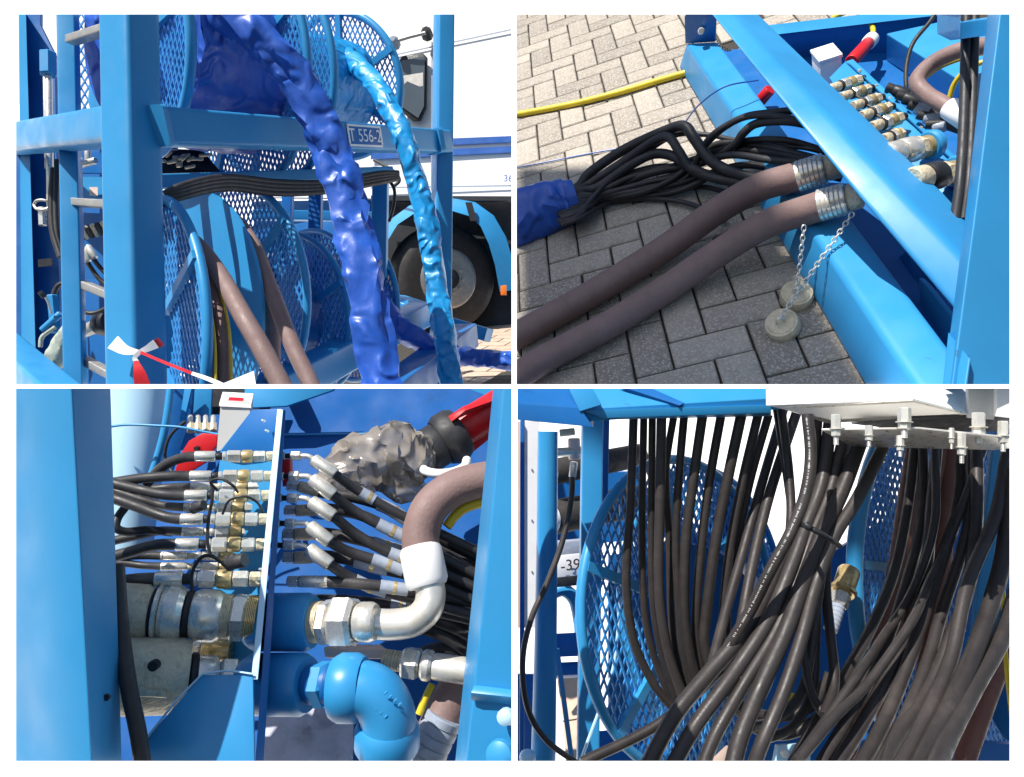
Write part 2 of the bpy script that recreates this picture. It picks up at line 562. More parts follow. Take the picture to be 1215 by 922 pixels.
plate('curtain', [(477, 90, 6.108), (502, 86, 6.078), (502, 102, 6.078), (477, 106, 6.108)], .003, M['alu'], wf)
mb = MB(); sweep(mb, [P(466, 50, 6.05), P(485, 44, 6.0), P(505, 39, 5.97)], .014, 10); mb.build('grab_bar', M['alu'], lr)
for (x, y) in ((467, 49), (506, 38)):
    q = P(x, y, 6.03); turned('bar_bracket', q + Vector((0, .06, 0)), q + Vector((0, -.05, 0)), [(0, .05), (.6, .045), (1, .02)], M['dark'] if x > 480 else M['tape'], lr, n=8)
lettering('fleet_number', '36', P(603, 212, 5.985), Vector((1, 0, 0)), Vector((0, 0, 1)), .075, M['blueink'], lr)
plate('underbody', [(440, 236, 6.35), (640, 238, 6.2), (640, 400, 6.2), (440, 400, 6.35)], .1, M['dark'], lr)
plate('sill', [(440, 232, 6.1), (640, 233, 5.95), (640, 238, 5.95), (440, 238, 6.1)], .05, M['dark'], lr)
c, n, e1, e2, R = disc_frame(528, 331, 5.9, 59, 62, 1)
wh = turned('wheel', c - n * .3, c + n * .05, [(0, R*.8), (.1, R*.95), (.3, R), (.75, R), (.86, R*.985), (.95, R*.93), (1, R*.80), (.995, R*.60)], M['tyre'], lr, n=64, smooth=50)
turned('wheel_rim', c - n * .02, c + n * .055, [(0, R*.56), (.9, R*.56), (1, R*.53), (1, R*.48)], M['alu'], wh, n=48)
turned('wheel_disc', c - n * .02, c + n * .035, [(0, R*.5), (.8, R*.5), (1, R*.45), (1, R*.3), (1.3, R*.26), (1.3, R*.02)], M['stainless'], wh, n=48)
turned('wheel_hub', c, c + n * .085, [(0, R*.2), (.9, R*.19), (1, R*.1)], M['dark'], wh, n=24)
for k in range(10):
    th = 2 * math.pi * k / 10; dr = e1 * math.cos(th) + e2 * math.sin(th)
    q = c + dr * R * .40 + n * .037
    turned('hand_hole', q, q + n * .004, [(0, R*.058), (1, R*.058)], M['ink'], wh, n=14)
    q = c + (e1 * math.cos(th + .3) + e2 * math.sin(th + .3)) * R * .27 + n * .045
    turned('wheel_nut', q, q + n * .03, [(0, R*.035), (.8, R*.035), (1, R*.02)], M['alu'], wh, n=6)
# mudguard arch
mp_ = [(448, 312), (455, 285), (468, 263), (488, 249), (512, 243), (538, 243), (560, 248), (578, 262), (590, 285), (598, 312), (603, 345)]
mw_ = [9, 9, 10, 11, 13, 15, 18, 20, 22, 22, 20]
rows = []
for i, ((x, y), w_) in enumerate(zip(mp_, mw_)):
    x2, y2 = mp_[min(i+1, 10)]; x1, y1 = mp_[max(i-1, 0)]
    L_ = math.hypot(x2-x1, y2-y1); nx, ny = (y2-y1)/L_, -(x2-x1)/L_
    rows.append([P(x - nx*w_/2, y - ny*w_/2, 5.62), P(x + nx*w_/2, y + ny*w_/2, 5.72), P(x + nx*w_/2, y + ny*w_/2, 6.1), P(x - nx*w_/2, y - ny*w_/2, 6.1)])
mb = MB(); mb.rings(rows); mb.build('mudguard', M['blue'], lr, smooth=50)
plate('mudguard_strap', [(552, 240, 5.6), (560, 240, 5.6), (566, 262, 5.6), (558, 262, 5.6)], .03, M['dark'], lr)
plate('reflector', [(594, 339, 5.59), (601, 338, 5.59), (601, 350, 5.59), (594, 350, 5.59)], .02, M['orange'], lr, bevel=.004)
plate('tank', [(300, 238, 6.6), (440, 236, 6.3), (440, 300, 6.3), (300, 300, 6.6)], .2, M['deep_blue'], lr, bevel=.02)
hose('air_hose', [(444, 190, 5.6), (455, 196, 5.55), (468, 204, 5.5), (474, 214, 5.5), (466, 222, 5.5)], 4, M['rubber'], parent=lr, n=8)

# ---- paving bottom right of this display
pav = MB()
qd = [P(400, 380, 7.5), P(640, 376, 6.6), P(640, 470, 3.9), P(400, 470, 4.4)]
pav.rings([qd, [p + Vector((0, .03, -.04)) for p in qd]])
g1 = pav.build('paving', M['sand'], smooth=0); g1['kind'] = 'structure'
gu = (qd[1] - qd[0]); gv = (qd[3] - qd[0])
nn = gu.cross(gv).normalized()
if nn.dot(CAM - qd[0]) < 0: nn = -nn
uu = gu.normalized(); vv = nn.cross(uu)
if vv.z < 0: vv = -vv
L1 = .23
for i in range(-4, 22):
    for j in range(-2, 30):
        p = qd[3] + uu * ((i + .5 * (j % 2)) * L1) + vv * (j * L1 * .55) + nn * .006
        q = p - CAM
        x, y = CX + q.x / q.y * F, CY - q.z / q.y * F
        if not (530 < x < 625 and 386 < y < 470): continue
        mb = MB(); mb.box(p, uu * (L1 / 2 - .006), vv * (L1 * .55 / 2 - .006), nn * .012)
        mb.build('paver', M['pinkpaver'], g1, smooth=0)

# ---- reel frame
fm = thing('reel_frame', 'tall blue steel frame holding four hose reels in two tiers', 'frame', (160, 456, 2.15))
MAIN_A, MAIN_B = P(153, -10, 2.17), P(163, 480, 2.1)
hv = Vector((-.42, -1, 0)).normalized()
beam('corner_post', MAIN_A, MAIN_B, .118, .118, M['blue'], fm, hint=hv, r=.02)
RB_A, RB_B = P(176, 150, 2.2), P(527, 169, 3.72)
beam('upper_rail', RB_A, RB_B, .09, .106, M['blue'], fm, r=.014)
beam('side_rail', P(142, 150, 2.2), P(-5, 168, 3.2), .09, .108, M['blue'], fm, r=.022)
beam('corner_post', P(527, -10, 3.75), P(522, 480, 3.7), .085, .085, M['blue'], fm, hint=Vector((.5, -1, 0)).normalized(), r=.012)
for (a, b) in ((P(180, 150, 2.14), P(186, 150, 2.16)), (P(514, 168, 3.6), P(519, 168, 3.62))):
    beam('weld_collar', a, b, .097, .113, M['blue'], fm, r=.016)
beam('middle_rail', P(180, 216, 2.5), P(462, 204, 3.5), .05, .045, M['blue'], fm, r=.006)
beam('inner_post', P(452, 200, 3.5), P(450, 330, 3.5), .07, .06, M['blue'], fm, hint=Vector((0, -1, 0)), r=.006)
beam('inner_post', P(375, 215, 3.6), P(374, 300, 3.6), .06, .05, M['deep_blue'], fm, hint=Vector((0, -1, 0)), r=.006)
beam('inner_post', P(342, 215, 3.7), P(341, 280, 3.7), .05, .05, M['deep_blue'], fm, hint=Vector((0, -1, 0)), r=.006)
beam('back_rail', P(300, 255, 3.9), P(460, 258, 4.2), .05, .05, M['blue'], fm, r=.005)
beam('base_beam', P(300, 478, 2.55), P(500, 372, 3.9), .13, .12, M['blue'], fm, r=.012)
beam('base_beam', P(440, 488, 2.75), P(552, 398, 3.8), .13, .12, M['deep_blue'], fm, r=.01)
beam('base_beam', P(462, 362, 4.2), P(580, 398, 4.0), .09, .07, M['blue'], fm, r=.008)
beam('base_beam', P(470, 360, 4.3), P(515, 375, 4.0), .12, .1, M['blue'], fm, r=.008)
beam('low_side_rail', P(-5, 405, 2.9), P(75, 478, 2.3), .12, .1, M['blue'], fm, r=.015)
# number plate on the rail
bd = (RB_B - RB_A).normalized()
tq = (422 - 176) / (527 - 176) * 2.2 / (3.72 - (422 - 176) / (527 - 176) * (3.72 - 2.2))
pc_ = RB_A.lerp(RB_B, tq)
us_, ss_ = frame_of(bd)
if ss_.dot(CAM - pc_) < 0: ss_ = -ss_
pc_ = pc_ + ss_ * .047
pt = thing('number_plate', 'small blue plate with white number on the upper rail', 'sign', pc_)
mb = MB(); mb.box(pc_, bd * .115, us_ * .042, ss_ * .0012); mb.build('plate', M['deep_blue'], pt, smooth=0)
for (o_, ax, ay) in ((us_ * .038, bd * .115, us_ * .004), (us_ * -.038, bd * .115, us_ * .004), (bd * .112, bd * .005, us_ * .033), (bd * -.112, bd * .005, us_ * .033)):
    mb = MB(); mb.box(pc_ + o_ + ss_ * .002, ax, ay, ss_ * .0009); mb.build('border', M['white'], pt, smooth=0)
lettering('number', 'T 556-2', pc_ + ss_ * .0022 - us_ * .001, bd, us_, .07, M['white'], pt)

# ---- reels
def flange(root, x, y, d, a, b, rim, mesh=True, spokes=5, r0=.36, sign=-1, tilt=0.0, pitch=.05):
    c, n, e1, e2, R = disc_frame(x, y, d, a, b, sign)
    f_ = torus('flange_rim', c, n, e1, e2, R - rim, rim, M['blue'], root, N=80)
    if mesh:
        m_ = expanded('mesh_panel', c, n, e1, e2, M['mesh_blue'], f_, R=R - rim, r0=R * r0, pitch=pitch, ratio=.55, w=.006)
    for k in range(spokes):
        th = 2 * math.pi * (k + tilt) / spokes
        dr = e1 * math.cos(th) + e2 * math.sin(th); tt = n.cross(dr)
        mb = MB(); mb.box(c + dr * R * (1 + r0) / 2 * .98 + n * .012, dr * R * (1 - r0) / 2, tt * .014, n * .01)
        mb.build('spoke', M['blue'], f_, smooth=0)
    return c, n, e1, e2, R
def drum(root, c0, c1, r, name, mat, wr=None, seed=0):
    if wr:
        k = r * 2 * F
        q = [c0.lerp(c1, t) for t in (0, .33, .66, 1)]
        o = sleeve(name, q, [k / (p - CAM).y for p in q], 1.0, mat, root, seed=seed, amp=wr * .8, n=36, per=4, along=.2)
    else:
        o = turned(name, c0, c1, [(0, r), (1, r)], mat, root, n=48, smooth=60)
    return o
r1 = thing('hose_reel', 'upper mesh reel wrapped in dark blue tarpaulin beside corner post', 'reel', (220, 190, 2.8), 'reels in the frame')
A_ = flange(r1, 168, 54, 2.62, 62, 112, .018, tilt=.1)
B_ = flange(r1, 290, 86, 3.0, 79, 120, .016, tilt=.25)
drum(r1, A_[0] + (B_[0] - A_[0]) * .03, B_[0], A_[4] * .80, 'rolled_tarp', M['tarp'], wr=.06, seed=8)
r2 = thing('hose_reel', 'upper mesh reel wrapped in light blue tarpaulin beside the lorry window', 'reel', (370, 190, 3.3), 'reels in the frame')
C_ = flange(r2, 320, 92, 3.12, 80, 113, .016, tilt=.4)
D_ = flange(r2, 409, 103, 3.6, 70, 77, .018, r0=.3, spokes=6, tilt=.05)
drum(r2, C_[0], C_[0].lerp(D_[0], .97), D_[4] * .62, 'rolled_tarp', M['cyan'], wr=.07, seed=4)
r3 = thing('hose_reel', 'lower reel with solid blue flange wound with brown hose', 'reel', (200, 456, 2.5), 'reels in the frame')
E_ = flange(r3, 192, 402, 2.46, 57, 152, .016, tilt=.2)
c, n, e1, e2, R = disc_frame(235, 376, 2.75, 78, 136, -1)
# solid annulus flange
vs_ = []; fs = []
N_ = 72
for i in range(N_):
    th = 2 * math.pi * i / N_; dr = e1 * math.cos(th) + e2 * math.sin(th)
    vs_ += [c + dr * R + n * .006, c + dr * R * .52 + n * .006, c + dr * R * .52 - n * .006, c + dr * R - n * .006]
for i in range(N_):
    i2 = (i + 1) % N_
    for j in range(4):
        fs.append((i*4+j, i2*4+j, i2*4+(j+1) % 4, i*4+(j+1) % 4))
mb = MB(); mb.add(vs_, fs); mb.build('solid_flange', M['blue'], r3, smooth=40)
drum(r3, E_[0], c, R * .28, 'drum', M['deep_blue'])
r4 = thing('hose_reel', 'lower mesh reel next to the solid flange, wound with brown hose', 'reel', (320, 450, 3.0), 'reels in the frame')
F_ = flange(r4, 284, 357, 2.98, 84, 129, .016, tilt=.35)
G_ = flange(r4, 345, 382, 3.3, 72, 102, .014, tilt=.1)
drum(r4, F_[0], G_[0], G_[4] * .55, 'drum', M['deep_blue'])
r5 = thing('hose_reel', 'small far mesh reel half hidden by the hanging tarpaulin', 'reel', (420, 430, 3.6), 'reels in the frame')
H_ = flange(r5, 372, 372, 3.5, 62, 96, .012, tilt=.3)
I_ = flange(r5, 420, 366, 3.75, 54, 86, .014, tilt=.2)
drum(r5, H_[0], I_[0], I_[4] * .75, 'rolled_tarp', M['tarp'], wr=.07, seed=12)

# brown hoses on the lower reels
hose('brown_hose', [(210, 268, 2.44), (238, 294, 2.34), (262, 328, 2.24), (290, 378, 2.14), (312, 416, 2.1), (344, 476, 2.06)], [14, 18, 21, 23, 24, 24], M['brown'], 'brown hose running straight off the reel over the solid flange', 'hose', 'brown hoses on the lower reels', n=16)
hose('brown_hose', [(288, 268, 2.66), (303, 295, 2.58), (322, 345, 2.5), (345, 405, 2.42), (366, 450, 2.38), (378, 478, 2.36)], [14, 17, 19, 20, 21, 21], M['brown'], 'brown hose running straight off the second lower reel', 'hose', 'brown hoses on the lower reels', n=16)
hose('brown_hose', [(280, 262, 2.72), (302, 296, 2.66), (316, 345, 2.6), (324, 400, 2.58), (322, 470, 2.58)], 17, M['brown'], 'brown hose wound close inside the second lower reel', 'hose', 'brown hoses on the lower reels', n=16)
WD = [2.44, 2.32, 2.22, 2.17, 2.17]
for k, (pts, w) in enumerate([([(203, 280), (224, 310), (241, 355), (249, 400), (251, 475)], 13), ([(212, 276), (238, 310), (255, 355), (264, 400), (266, 475)], 16)]):
    hose('wound_hose', [(x, y, WD[i] + .03 * k) for i, (x, y) in enumerate(pts)], w, M['brown'],
         ['brown hose turn lying against the mesh flange', 'brown hose turn lying between the two yellow lines'][k], 'hose', 'wound brown hose turns', n=14)
for k, pts in enumerate([[(210, 280), (231, 312), (247, 357), (255, 405), (256, 475)], [(218, 274), (245, 308), (263, 352), (273, 400), (275, 475)]]):
    hose('yellow_line', [(x, y, WD[i] - .02 + .04 * k) for i, (x, y) in enumerate(pts)], 3.2, M['yellow'],
         ['yellow line beside the inner hose turn', 'yellow line at the outer hose turn'][k], 'line', 'yellow lines on the reel', n=8)
for x in (199, 206):
    t = thing('hose_clamp', 'white clamp end on the wound brown hose', 'clamp', (x, 268, 2.38), 'white clamps')
    piece('clamp', (x - 3, 262, 2.40), (x + 4, 272, 2.36), 0, 1, R_(7, 2.5), M['white'], t)

# hanging tarpaulin sleeves
t = thing('tarp_sleeve', 'wide dark blue tarpaulin sleeve hanging over the upper rail', 'sleeve', (450, 456, 2.6))
sleeve('sleeve', [(250, 8, 2.5), (300, 40, 2.52), (340, 78, 2.55), (366, 120, 2.58), (388, 165, 2.6), (403, 205, 2.6), (415, 253, 2.6), (427, 310, 2.56), (437, 360, 2.54), (449, 430, 2.52), (456, 485, 2.5)],
       [34, 40, 42, 42, 42, 44, 46, 46, 44, 46, 48], .42, M['tarp'], t, seed=21, amp=.3, per=4, n=14, along=.5)
t = thing('tarp_sleeve', 'narrow light blue tarpaulin sleeve hanging over the upper rail', 'sleeve', (535, 456, 3.0))
sleeve('sleeve', [(396, 56, 3.42), (424, 78, 3.3), (452, 112, 3.2), (474, 152, 3.12), (491, 205, 3.1), (508, 270, 3.08), (517, 340, 3.05), (528, 400, 3.0), (540, 480, 3.0)],
       [19, 24, 25, 25, 25, 26, 26, 26, 28], .8, M['cyan'], t, seed=31, amp=.26, per=6, n=11, along=.6)
t = thing('tarp_sleeve', 'dark blue wrapped hose crossing low above the pink paving', 'sleeve', (540, 425, 3.3))
sleeve('sleeve', [(448, 352, 3.45), (470, 385, 3.4), (505, 408, 3.36), (545, 421, 3.34), (580, 426, 3.34), (630, 430, 3.34)], [26, 26, 24, 22, 22, 24], .9, M['tarp'], t, seed=41, amp=.3, per=7, n=10)

# black hose bundle across the middle
for k in range(4):
    o_ = k * 4.5
    hose('cross_hose', [(172, 252 + o_, 2.32), (190, 234 + o_ * .8, 2.36), (220, 219 + o_, 2.42), (270, 210 + o_, 2.6), (330, 216 + o_, 2.8), (390, 216 + o_ * .8, 3.0), (448, 206 + o_ * .8, 3.2), (472, 205 + o_ * .5, 3.3)], 7.5, M['rubber'],
         ['topmost', 'second', 'third', 'lowest'][k] + ' black hose in the bundle crossing below the upper rail', 'hose', 'black hoses below the upper rail', n=10)
t = thing('cable_tie', 'white cable tie round black hoses near the corner post', 'cable tie', (195, 228, 2.36))
c = P(196, 234, 2.38); torus('band', c, Vector((.8, .3, .5)).normalized(), Vector((0, -1, .5)).normalized(), Vector((-.5, .1, .8)).normalized(), .030, .0025, M['white'], t, N=24, k=6)
hose('hanging_hose', [(462, 214, 3.3), (468, 226, 3.3), (467, 245, 3.3), (462, 262, 3.35)], 4, M['rubber'], 'thin black hose drooping at the end of the crossing bundle', 'hose', n=8)
# tangle behind the rail
tg = thing('fitting_block', 'dark block of small fittings behind the upper rail', 'fittings', (215, 195, 2.9))
plate('block', [(188, 176, 2.95), (240, 178, 3.0), (262, 204, 3.0), (188, 206, 2.95)], .08, M['dark'], tg)
for k in range(14):
    x, y = 190 + rnd.uniform(0, 48), 184 + rnd.uniform(0, 16)
    A = P(x, y, 2.92); piece('fitting', A, A + Vector((rnd.uniform(.02, .06), -.02, rnd.uniform(-.01, .02))), 0, 1, .006, M['dull'], tg, 'c')
plate('tag', [(203, 172, 2.85), (211, 172, 2.85), (211, 178, 2.85), (203, 178, 2.85)], .003, M['grey'], tg)

# ---- left side: ladder, columns, valves
ld = thing('ladder', 'light blue ladder with grey rungs beside the corner post', 'ladder', (85, 456, 2.55))
beam('rail', P(80, -10, 2.7), P(90, 480, 2.55), .058, .07, M['blue'], ld, hint=Vector((.3, -1, 0)).normalized(), r=.006)
for (a, b) in (((84, 48), (150, 27)), ((86, 240), (150, 244)), ((90, 334), (160, 362)), ((94, 424), (165, 462))):
    beam('rung', P(a[0], a[1], 2.62), P(b[0], b[1], 2.45), .04, .026, M['alu'], ld, r=.004)
cl = thing('side_column', 'dark blue flanged column with hydraulic cylinder at the frame side', 'column', (45, 456, 3.1))
prism('flange', [(22, -5, 3.2), (30, -5, 3.15), (31, -5, 3.25), (23, -5, 3.3)], [(26, 480, 3.05), (44, 480, 3.0), (45, 480, 3.1), (28, 480, 3.2)], M['blue'], cl, r=.003)
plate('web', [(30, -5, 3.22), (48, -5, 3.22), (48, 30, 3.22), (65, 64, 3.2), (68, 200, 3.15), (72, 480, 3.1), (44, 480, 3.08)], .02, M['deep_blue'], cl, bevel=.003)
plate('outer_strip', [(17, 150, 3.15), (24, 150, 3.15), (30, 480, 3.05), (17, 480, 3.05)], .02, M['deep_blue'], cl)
A, B = P(57, 66, 3.1), P(60, 250, 3.05)
piece('clevis', A, B, -.02, .13, R_(20, 3.1), M['blue'], cl, 'h')
piece('cylinder_rod', A, B, .13, 1.0, R_(8, 3.1), M['stainless'], cl)
piece('guide_rod', P(53, 90, 3.12), P(55, 200, 3.1), 0, 1, R_(4, 3.1), M['stainless'], cl)
plate('seam_mark', [(45, 308, 3.05), (61, 306, 3.05), (62, 315, 3.05), (45, 317, 3.05)], .002, M['dark'], cl)
hv_ = thing('door_handle', 'silver oval handle with lock on the side column', 'handle', (48, 262, 3.05))
hose('grip', [(40, 243, 3.04), (44, 238, 3.03), (54, 238, 3.03), (59, 243, 3.04), (55, 248, 3.03), (44, 248, 3.03), (40, 243, 3.04)], 3.2, M['stainless'], parent=hv_, n=8)
piece('lock', (50, 246, 3.05), (51, 268, 3.05), 0, 1, R_(10, 3.05), M['steel'], hv_, 'h')
ph_ = [[(64, 200, 3.0), (61, 240, 2.98), (63, 275, 2.96), (72, 305, 2.94)], [(68, 190, 3.0), (66, 240, 2.98), (68, 280, 2.96), (78, 312, 2.94)], [(78, 335, 2.95), (68, 340, 2.95), (63, 355, 2.95), (66, 375, 2.95)]]
for k, pts in enumerate(ph_):
    hose('black_hose', pts, [8, 7, 6][k], M['rubber'], ['black hose hanging tight against the side column web', 'black hose hanging between ladder rail and its twin', 'short black hose hooking down to the blue valve'][k], 'hose', n=10)
vl = thing('hand_valve', 'blue hand valve with black lever knob by the ladder', 'valve', (60, 380, 2.9))
piece('body', (62, 350, 2.92), (66, 395, 2.92), 0, 1, R_(13, 2.92), M['blue'], vl, 'h')
piece('cross_pipe', (50, 392, 2.9), (72, 372, 2.9), 0, 1, R_(8, 2.9), M['blue'], vl)
hose('lever', [(61, 372, 2.88), (57, 358, 2.85), (52, 350, 2.83)], 3, M['stainless'], parent=vl, n=8)
piece('knob', (53, 353, 2.83), (47, 346, 2.82), 0, 1, R_(6, 2.8), M['rubber'], vl)
hose('drain_pipe', [(66, 388, 2.9), (54, 396, 2.9), (49, 402, 2.9), (48, 412, 2.9)], 5, M['canvas'], parent=vl, n=10)
t = thing('canvas_sleeve', 'grey green canvas wrapped hose beside the ladder foot', 'sleeve', (60, 440, 2.8))
sleeve('sleeve', [(84, 385, 2.75), (76, 402, 2.75), (66, 424, 2.75), (50, 450, 2.75)], [14, 20, 24, 20], .9, M['canvas'], t, seed=3, amp=.14, per=6, n=14)
# things seen between the ladder and the post
bk = thing('rear_bulkhead', 'blue rear bulkhead with hose connectors seen through the ladder', 'bulkhead', (115, 456, 2.95))
plate('upper_sheet', [(92, 210, 3.0), (135, 210, 2.95), (135, 235, 2.95), (92, 236, 3.0)], .02, M['blue'], bk)
plate('sheet', [(90, 252, 3.0), (140, 254, 2.95), (140, 330, 2.95), (92, 330, 3.0)], .02, M['deep_blue'], bk)
plate('low_sheet', [(104, 395, 3.0), (145, 402, 2.9), (150, 480, 2.9), (106, 480, 3.0)], .02, M['deep_blue'], bk)
plate('label', [(106, 222, 2.96), (116, 222, 2.95), (116, 232, 2.95), (106, 232, 2.96)], .001, M['tag'], bk)
plate('upper_plate', [(86, 180, 3.0), (135, 182, 2.95), (135, 205, 2.95), (86, 205, 3.0)], .02, M['deep_blue'], bk)
piece('cross_pipe', P(92, 197, 2.8), P(128, 186, 2.75), 0, .6, R_(8, 2.8), M['stainless'], bk)
piece('pipe_stub', P(104, 196, 2.8), P(104, 176, 2.8), 0, 1, R_(7, 2.8), M['stainless'], bk)
for k in range(7):
    x = 98 + 6 * k
    A = P(x, 284 - k * 1.5, 2.9); piece('connector', A, A + Vector((.005, -.05, .03)), 0, 1, R_(6, 2.9), M['dull'] if k % 2 else M['dark'], bk, 'h')
plate('bottom_shadow_gap', [(70, 130, 3.6), (140, 130, 3.5), (140, 480, 3.4), (70, 480, 3.5)], .02, M['deep_blue'], bk)  # dark blue sheet standing in for the shaded gap
for k, pts in enumerate([[(98, 300), (108, 318), (122, 335), (140, 342)], [(106, 298), (116, 314), (130, 328), (145, 334)], [(95, 368), (108, 372), (122, 368), (138, 358)]]):
    hose('bulkhead_hose', [(x, y, 2.82) for x, y in pts], 5.5, M['worn'], ['left grey hose curving from white ferrule behind the ladder', 'right grey hose curving from white ferrule behind the ladder', 'black hose sagging behind the lowest rungs'][k].replace('left ', 'longer ').replace('right ', 'shorter '), 'hose', n=10)
    if k < 2:
        t = thing('ferrule', ['white ferrule of the longer hose behind the ladder', 'white ferrule of the shorter hose behind the ladder'][k], 'ferrule', (pts[0][0], 300, 2.8))
        piece('ferrule', P(pts[0][0] - 2, pts[0][1] - 6, 2.8), P(pts[1][0] - 3, pts[1][1] - 8, 2.8), 0, 1, R_(8, 2.8), M['stainless'], t)
t = thing('pipe_coupling', 'dark grey pipe coupling pointing at the corner post', 'coupling', (115, 385, 2.7))
piece('pipe', P(96, 394, 2.75), P(135, 380, 2.6), 0, .8, R_(16, 2.7), M['alu'], t)
piece('flange', P(96, 394, 2.75), P(135, 380, 2.6), .6, .9, R_(26, 2.7), M['dark'], t)
# mesh panel and arm behind the upper ladder
up = thing('mesh_guard', 'blue mesh guard with pivot arm behind the ladder top', 'guard', (105, 130, 3.0))
c = P(105, 75, 3.05)
expanded('mesh_panel', c, Vector((0, -1, 0)), Vector((0, 0, 1)), Vector((1, 0, 0)), M['mesh_blue'], up, pitch=.05, ratio=.6, w=.006, ext=.36, inside=lambda u, v: abs(u) < .3 and abs(v) < .085)
plate('arm', [(108, 62, 2.9), (118, 40, 2.88), (128, 34, 2.86), (132, 80, 2.85), (122, 130, 2.86), (108, 135, 2.9), (104, 120, 2.92)], .02, M['blue'], up, bevel=.003)
q = P(119, 72, 2.86); turned('pivot_bolt', q, q + Vector((-.005, -.04, 0)), [(0, .022), (.6, .022), (1, .012)], M['dark'], up, n=6)
# barrier tape
bt = thing('barrier_tape', 'red and white barrier tape knotted round the corner post', 'tape', (165, 410, 2.02))
def ribbon(name, pts, w, mat, th=.0012):
    q = spline([Q(p) for p in pts], 6)
    mb = MB(); rs = []
    for i, p in enumerate(q):
        t_ = (q[min(i+1, len(q)-1)] - q[max(i-1, 0)]).normalized()
        v = CAM - p; v = v - t_ * v.dot(t_); v.normalize(); s_ = t_.cross(v)
        x = i / (len(q) - 1) * (len(w) - 1); k = min(int(x), len(w) - 2)
        ww = (w[k] * (1 - (x - k)) + w[k+1] * (x - k)) / 2 / F * (p - CAM).y
        rs.append([p + s_ * ww + v * th, p - s_ * ww + v * th, p - s_ * ww - v * th, p + s_ * ww - v * th])
    mb.rings(rs); return mb.build(name, mat, bt, smooth=30)
ribbon('band', [(134, 406, 2.0), (148, 415, 1.985), (165, 418, 1.98)], [18, 12, 5], M['white'])
ribbon('band', [(165, 418, 1.98), (176, 413, 1.985), (185, 408, 2.0)], [5, 8, 11], M['white'])
ribbon('red_band', [(184, 408.5, 2.0), (188, 407, 2.01), (191, 405, 2.03)], [10, 11, 11], M['red'])
ribbon('tail', [(168, 416, 1.975), (160, 424, 1.97), (162, 430, 1.97)], [5, 5, 6], M['white'])
ribbon('red_tail', [(161, 428, 1.97), (166, 445, 1.96), (172, 470, 1.96)], [5, 14, 20], M['red'])
ribbon('pink_line', [(167, 418, 1.975), (195, 430, 1.9), (228, 443, 1.84)], [3.5, 3.5, 3.5], M['red'])
ribbon('white_line', [(228, 443, 1.84), (248, 450, 1.8), (275, 462, 1.78)], [4, 5, 6], M['white'])
plate('white_flap', [(262, 456, 1.8), (301, 440, 1.79), (306, 470, 1.78), (270, 470, 1.79)], .001, M['white'], bt)

# ================================================================== upper right display: hoses on paving
CUR[0] = 'upper_right'
O2 = P(700, 400, 2.26)
V2 = ray(590, -400).normalized()
U2 = Vector((1, -.2196, .25)); U2 = (U2 - V2 * U2.dot(V2)).normalized()
N2 = U2.cross(V2).normalized()
if N2.z < 0: N2 = -N2

def G(x, y, h=0.0):
    r = ray(x, y)
    o = O2 + N2 * h
    return CAM + r * ((o - CAM).dot(N2) / r.dot(N2))

def pix(p):
    q = p - CAM
    return CX + q.x / q.y * F, CY - q.z / q.y * F

# paving: a sand bed and single pavers in herringbone
gm = MB()
bed = []
for (x, y) in ((560, 520), (1260, 520), (1260, -20), (560, -20)):
    bed.append(G(x, y, -.012))
gm.rings([bed, [p - N2 * .05 for p in bed]])
ground2 = gm.build('paving', M['sand'], smooth=0)
ground2['kind'] = 'structure'
UN = .108
def paver_mesh(seed):
    r = random.Random(seed)
    a, b, c = UN - .002, UN / 2 - .002, .02
    bm = bmesh.new()
    bmesh.ops.create_cube(bm, size=2)
    for v in bm.verts:
        v.co = Vector((v.co.x * (a - r.uniform(0, .0025)), v.co.y * (b - r.uniform(0, .0025)), v.co.z * c))
    bmesh.ops.bevel(bm, geom=[e for e in bm.edges if all(v.co.z > 0 for v in e.verts)] , offset=.004, segments=1, affect='EDGES')
    me = bpy.data.meshes.new('paver'); bm.to_mesh(me); bm.free()
    me.materials.append(M['paver'])
    return me
pv = [paver_mesh(i) for i in range(6)]
spots = []
for i in range(-40, 60):
    for j in range(-25, 60):
        t = (i - j) % 4
        if t == 0: cu, cv, rot = (i + 1) * UN, (j + .5) * UN, 0
        elif t == 3: cu, cv, rot = (i + .5) * UN, (j + 1) * UN, 1
        else: continue
        p = O2 + U2 * cu + V2 * cv
        if (p - CAM).y < .8: continue
        x, y = pix(p)
        if not (570 < x < 1070 and -12 < y < 500): continue
        if y > 60 and x > 806 + (y - 82) * .582 + 70: continue
        if y <= 60 and 870 < x < 905: continue
        spots.append(((p - CAM).length, p, rot, x, y))
spots.sort(key=lambda s: s[0])
lo = ORG[ground2]
def paver_mat(p, rot):
    a = rnd.uniform(-.006, .006)
    u, v = (U2, V2) if not rot else (V2, -U2)
    u = (u + v * a).normalized(); n = (N2 + U2 * rnd.uniform(-.012, .012) + V2 * rnd.uniform(-.012, .012)).normalized()
    v = n.cross(u).normalized()
    q = p - N2 * (.018 + rnd.uniform(0, .003))
    return Matrix(((u.x, v.x, n.x, q.x), (u.y, v.y, n.y, q.y), (u.z, v.z, n.z, q.z), (0, 0, 0, 1)))
far = MB()
for k, (dd, p, rot, x, y) in enumerate(spots):
    mt = paver_mat(p, rot)
    me = pv[rnd.randrange(6)]
    if k < 300:
        o = bpy.data.objects.new('paver', me)
        o.parent = ground2
        o.matrix_parent_inverse = Matrix.Translation(-lo)
        o.matrix_basis = mt
        col.objects.link(o); reg(o); ORG[o] = p
    else:
        far.add([mt @ v.co for v in me.vertices], [tuple(f.vertices) for f in me.polygons])
if far.v:
    fo = far.build('far_pavers', M['paver'], ground2, smooth=0); fo['kind'] = 'stuff'
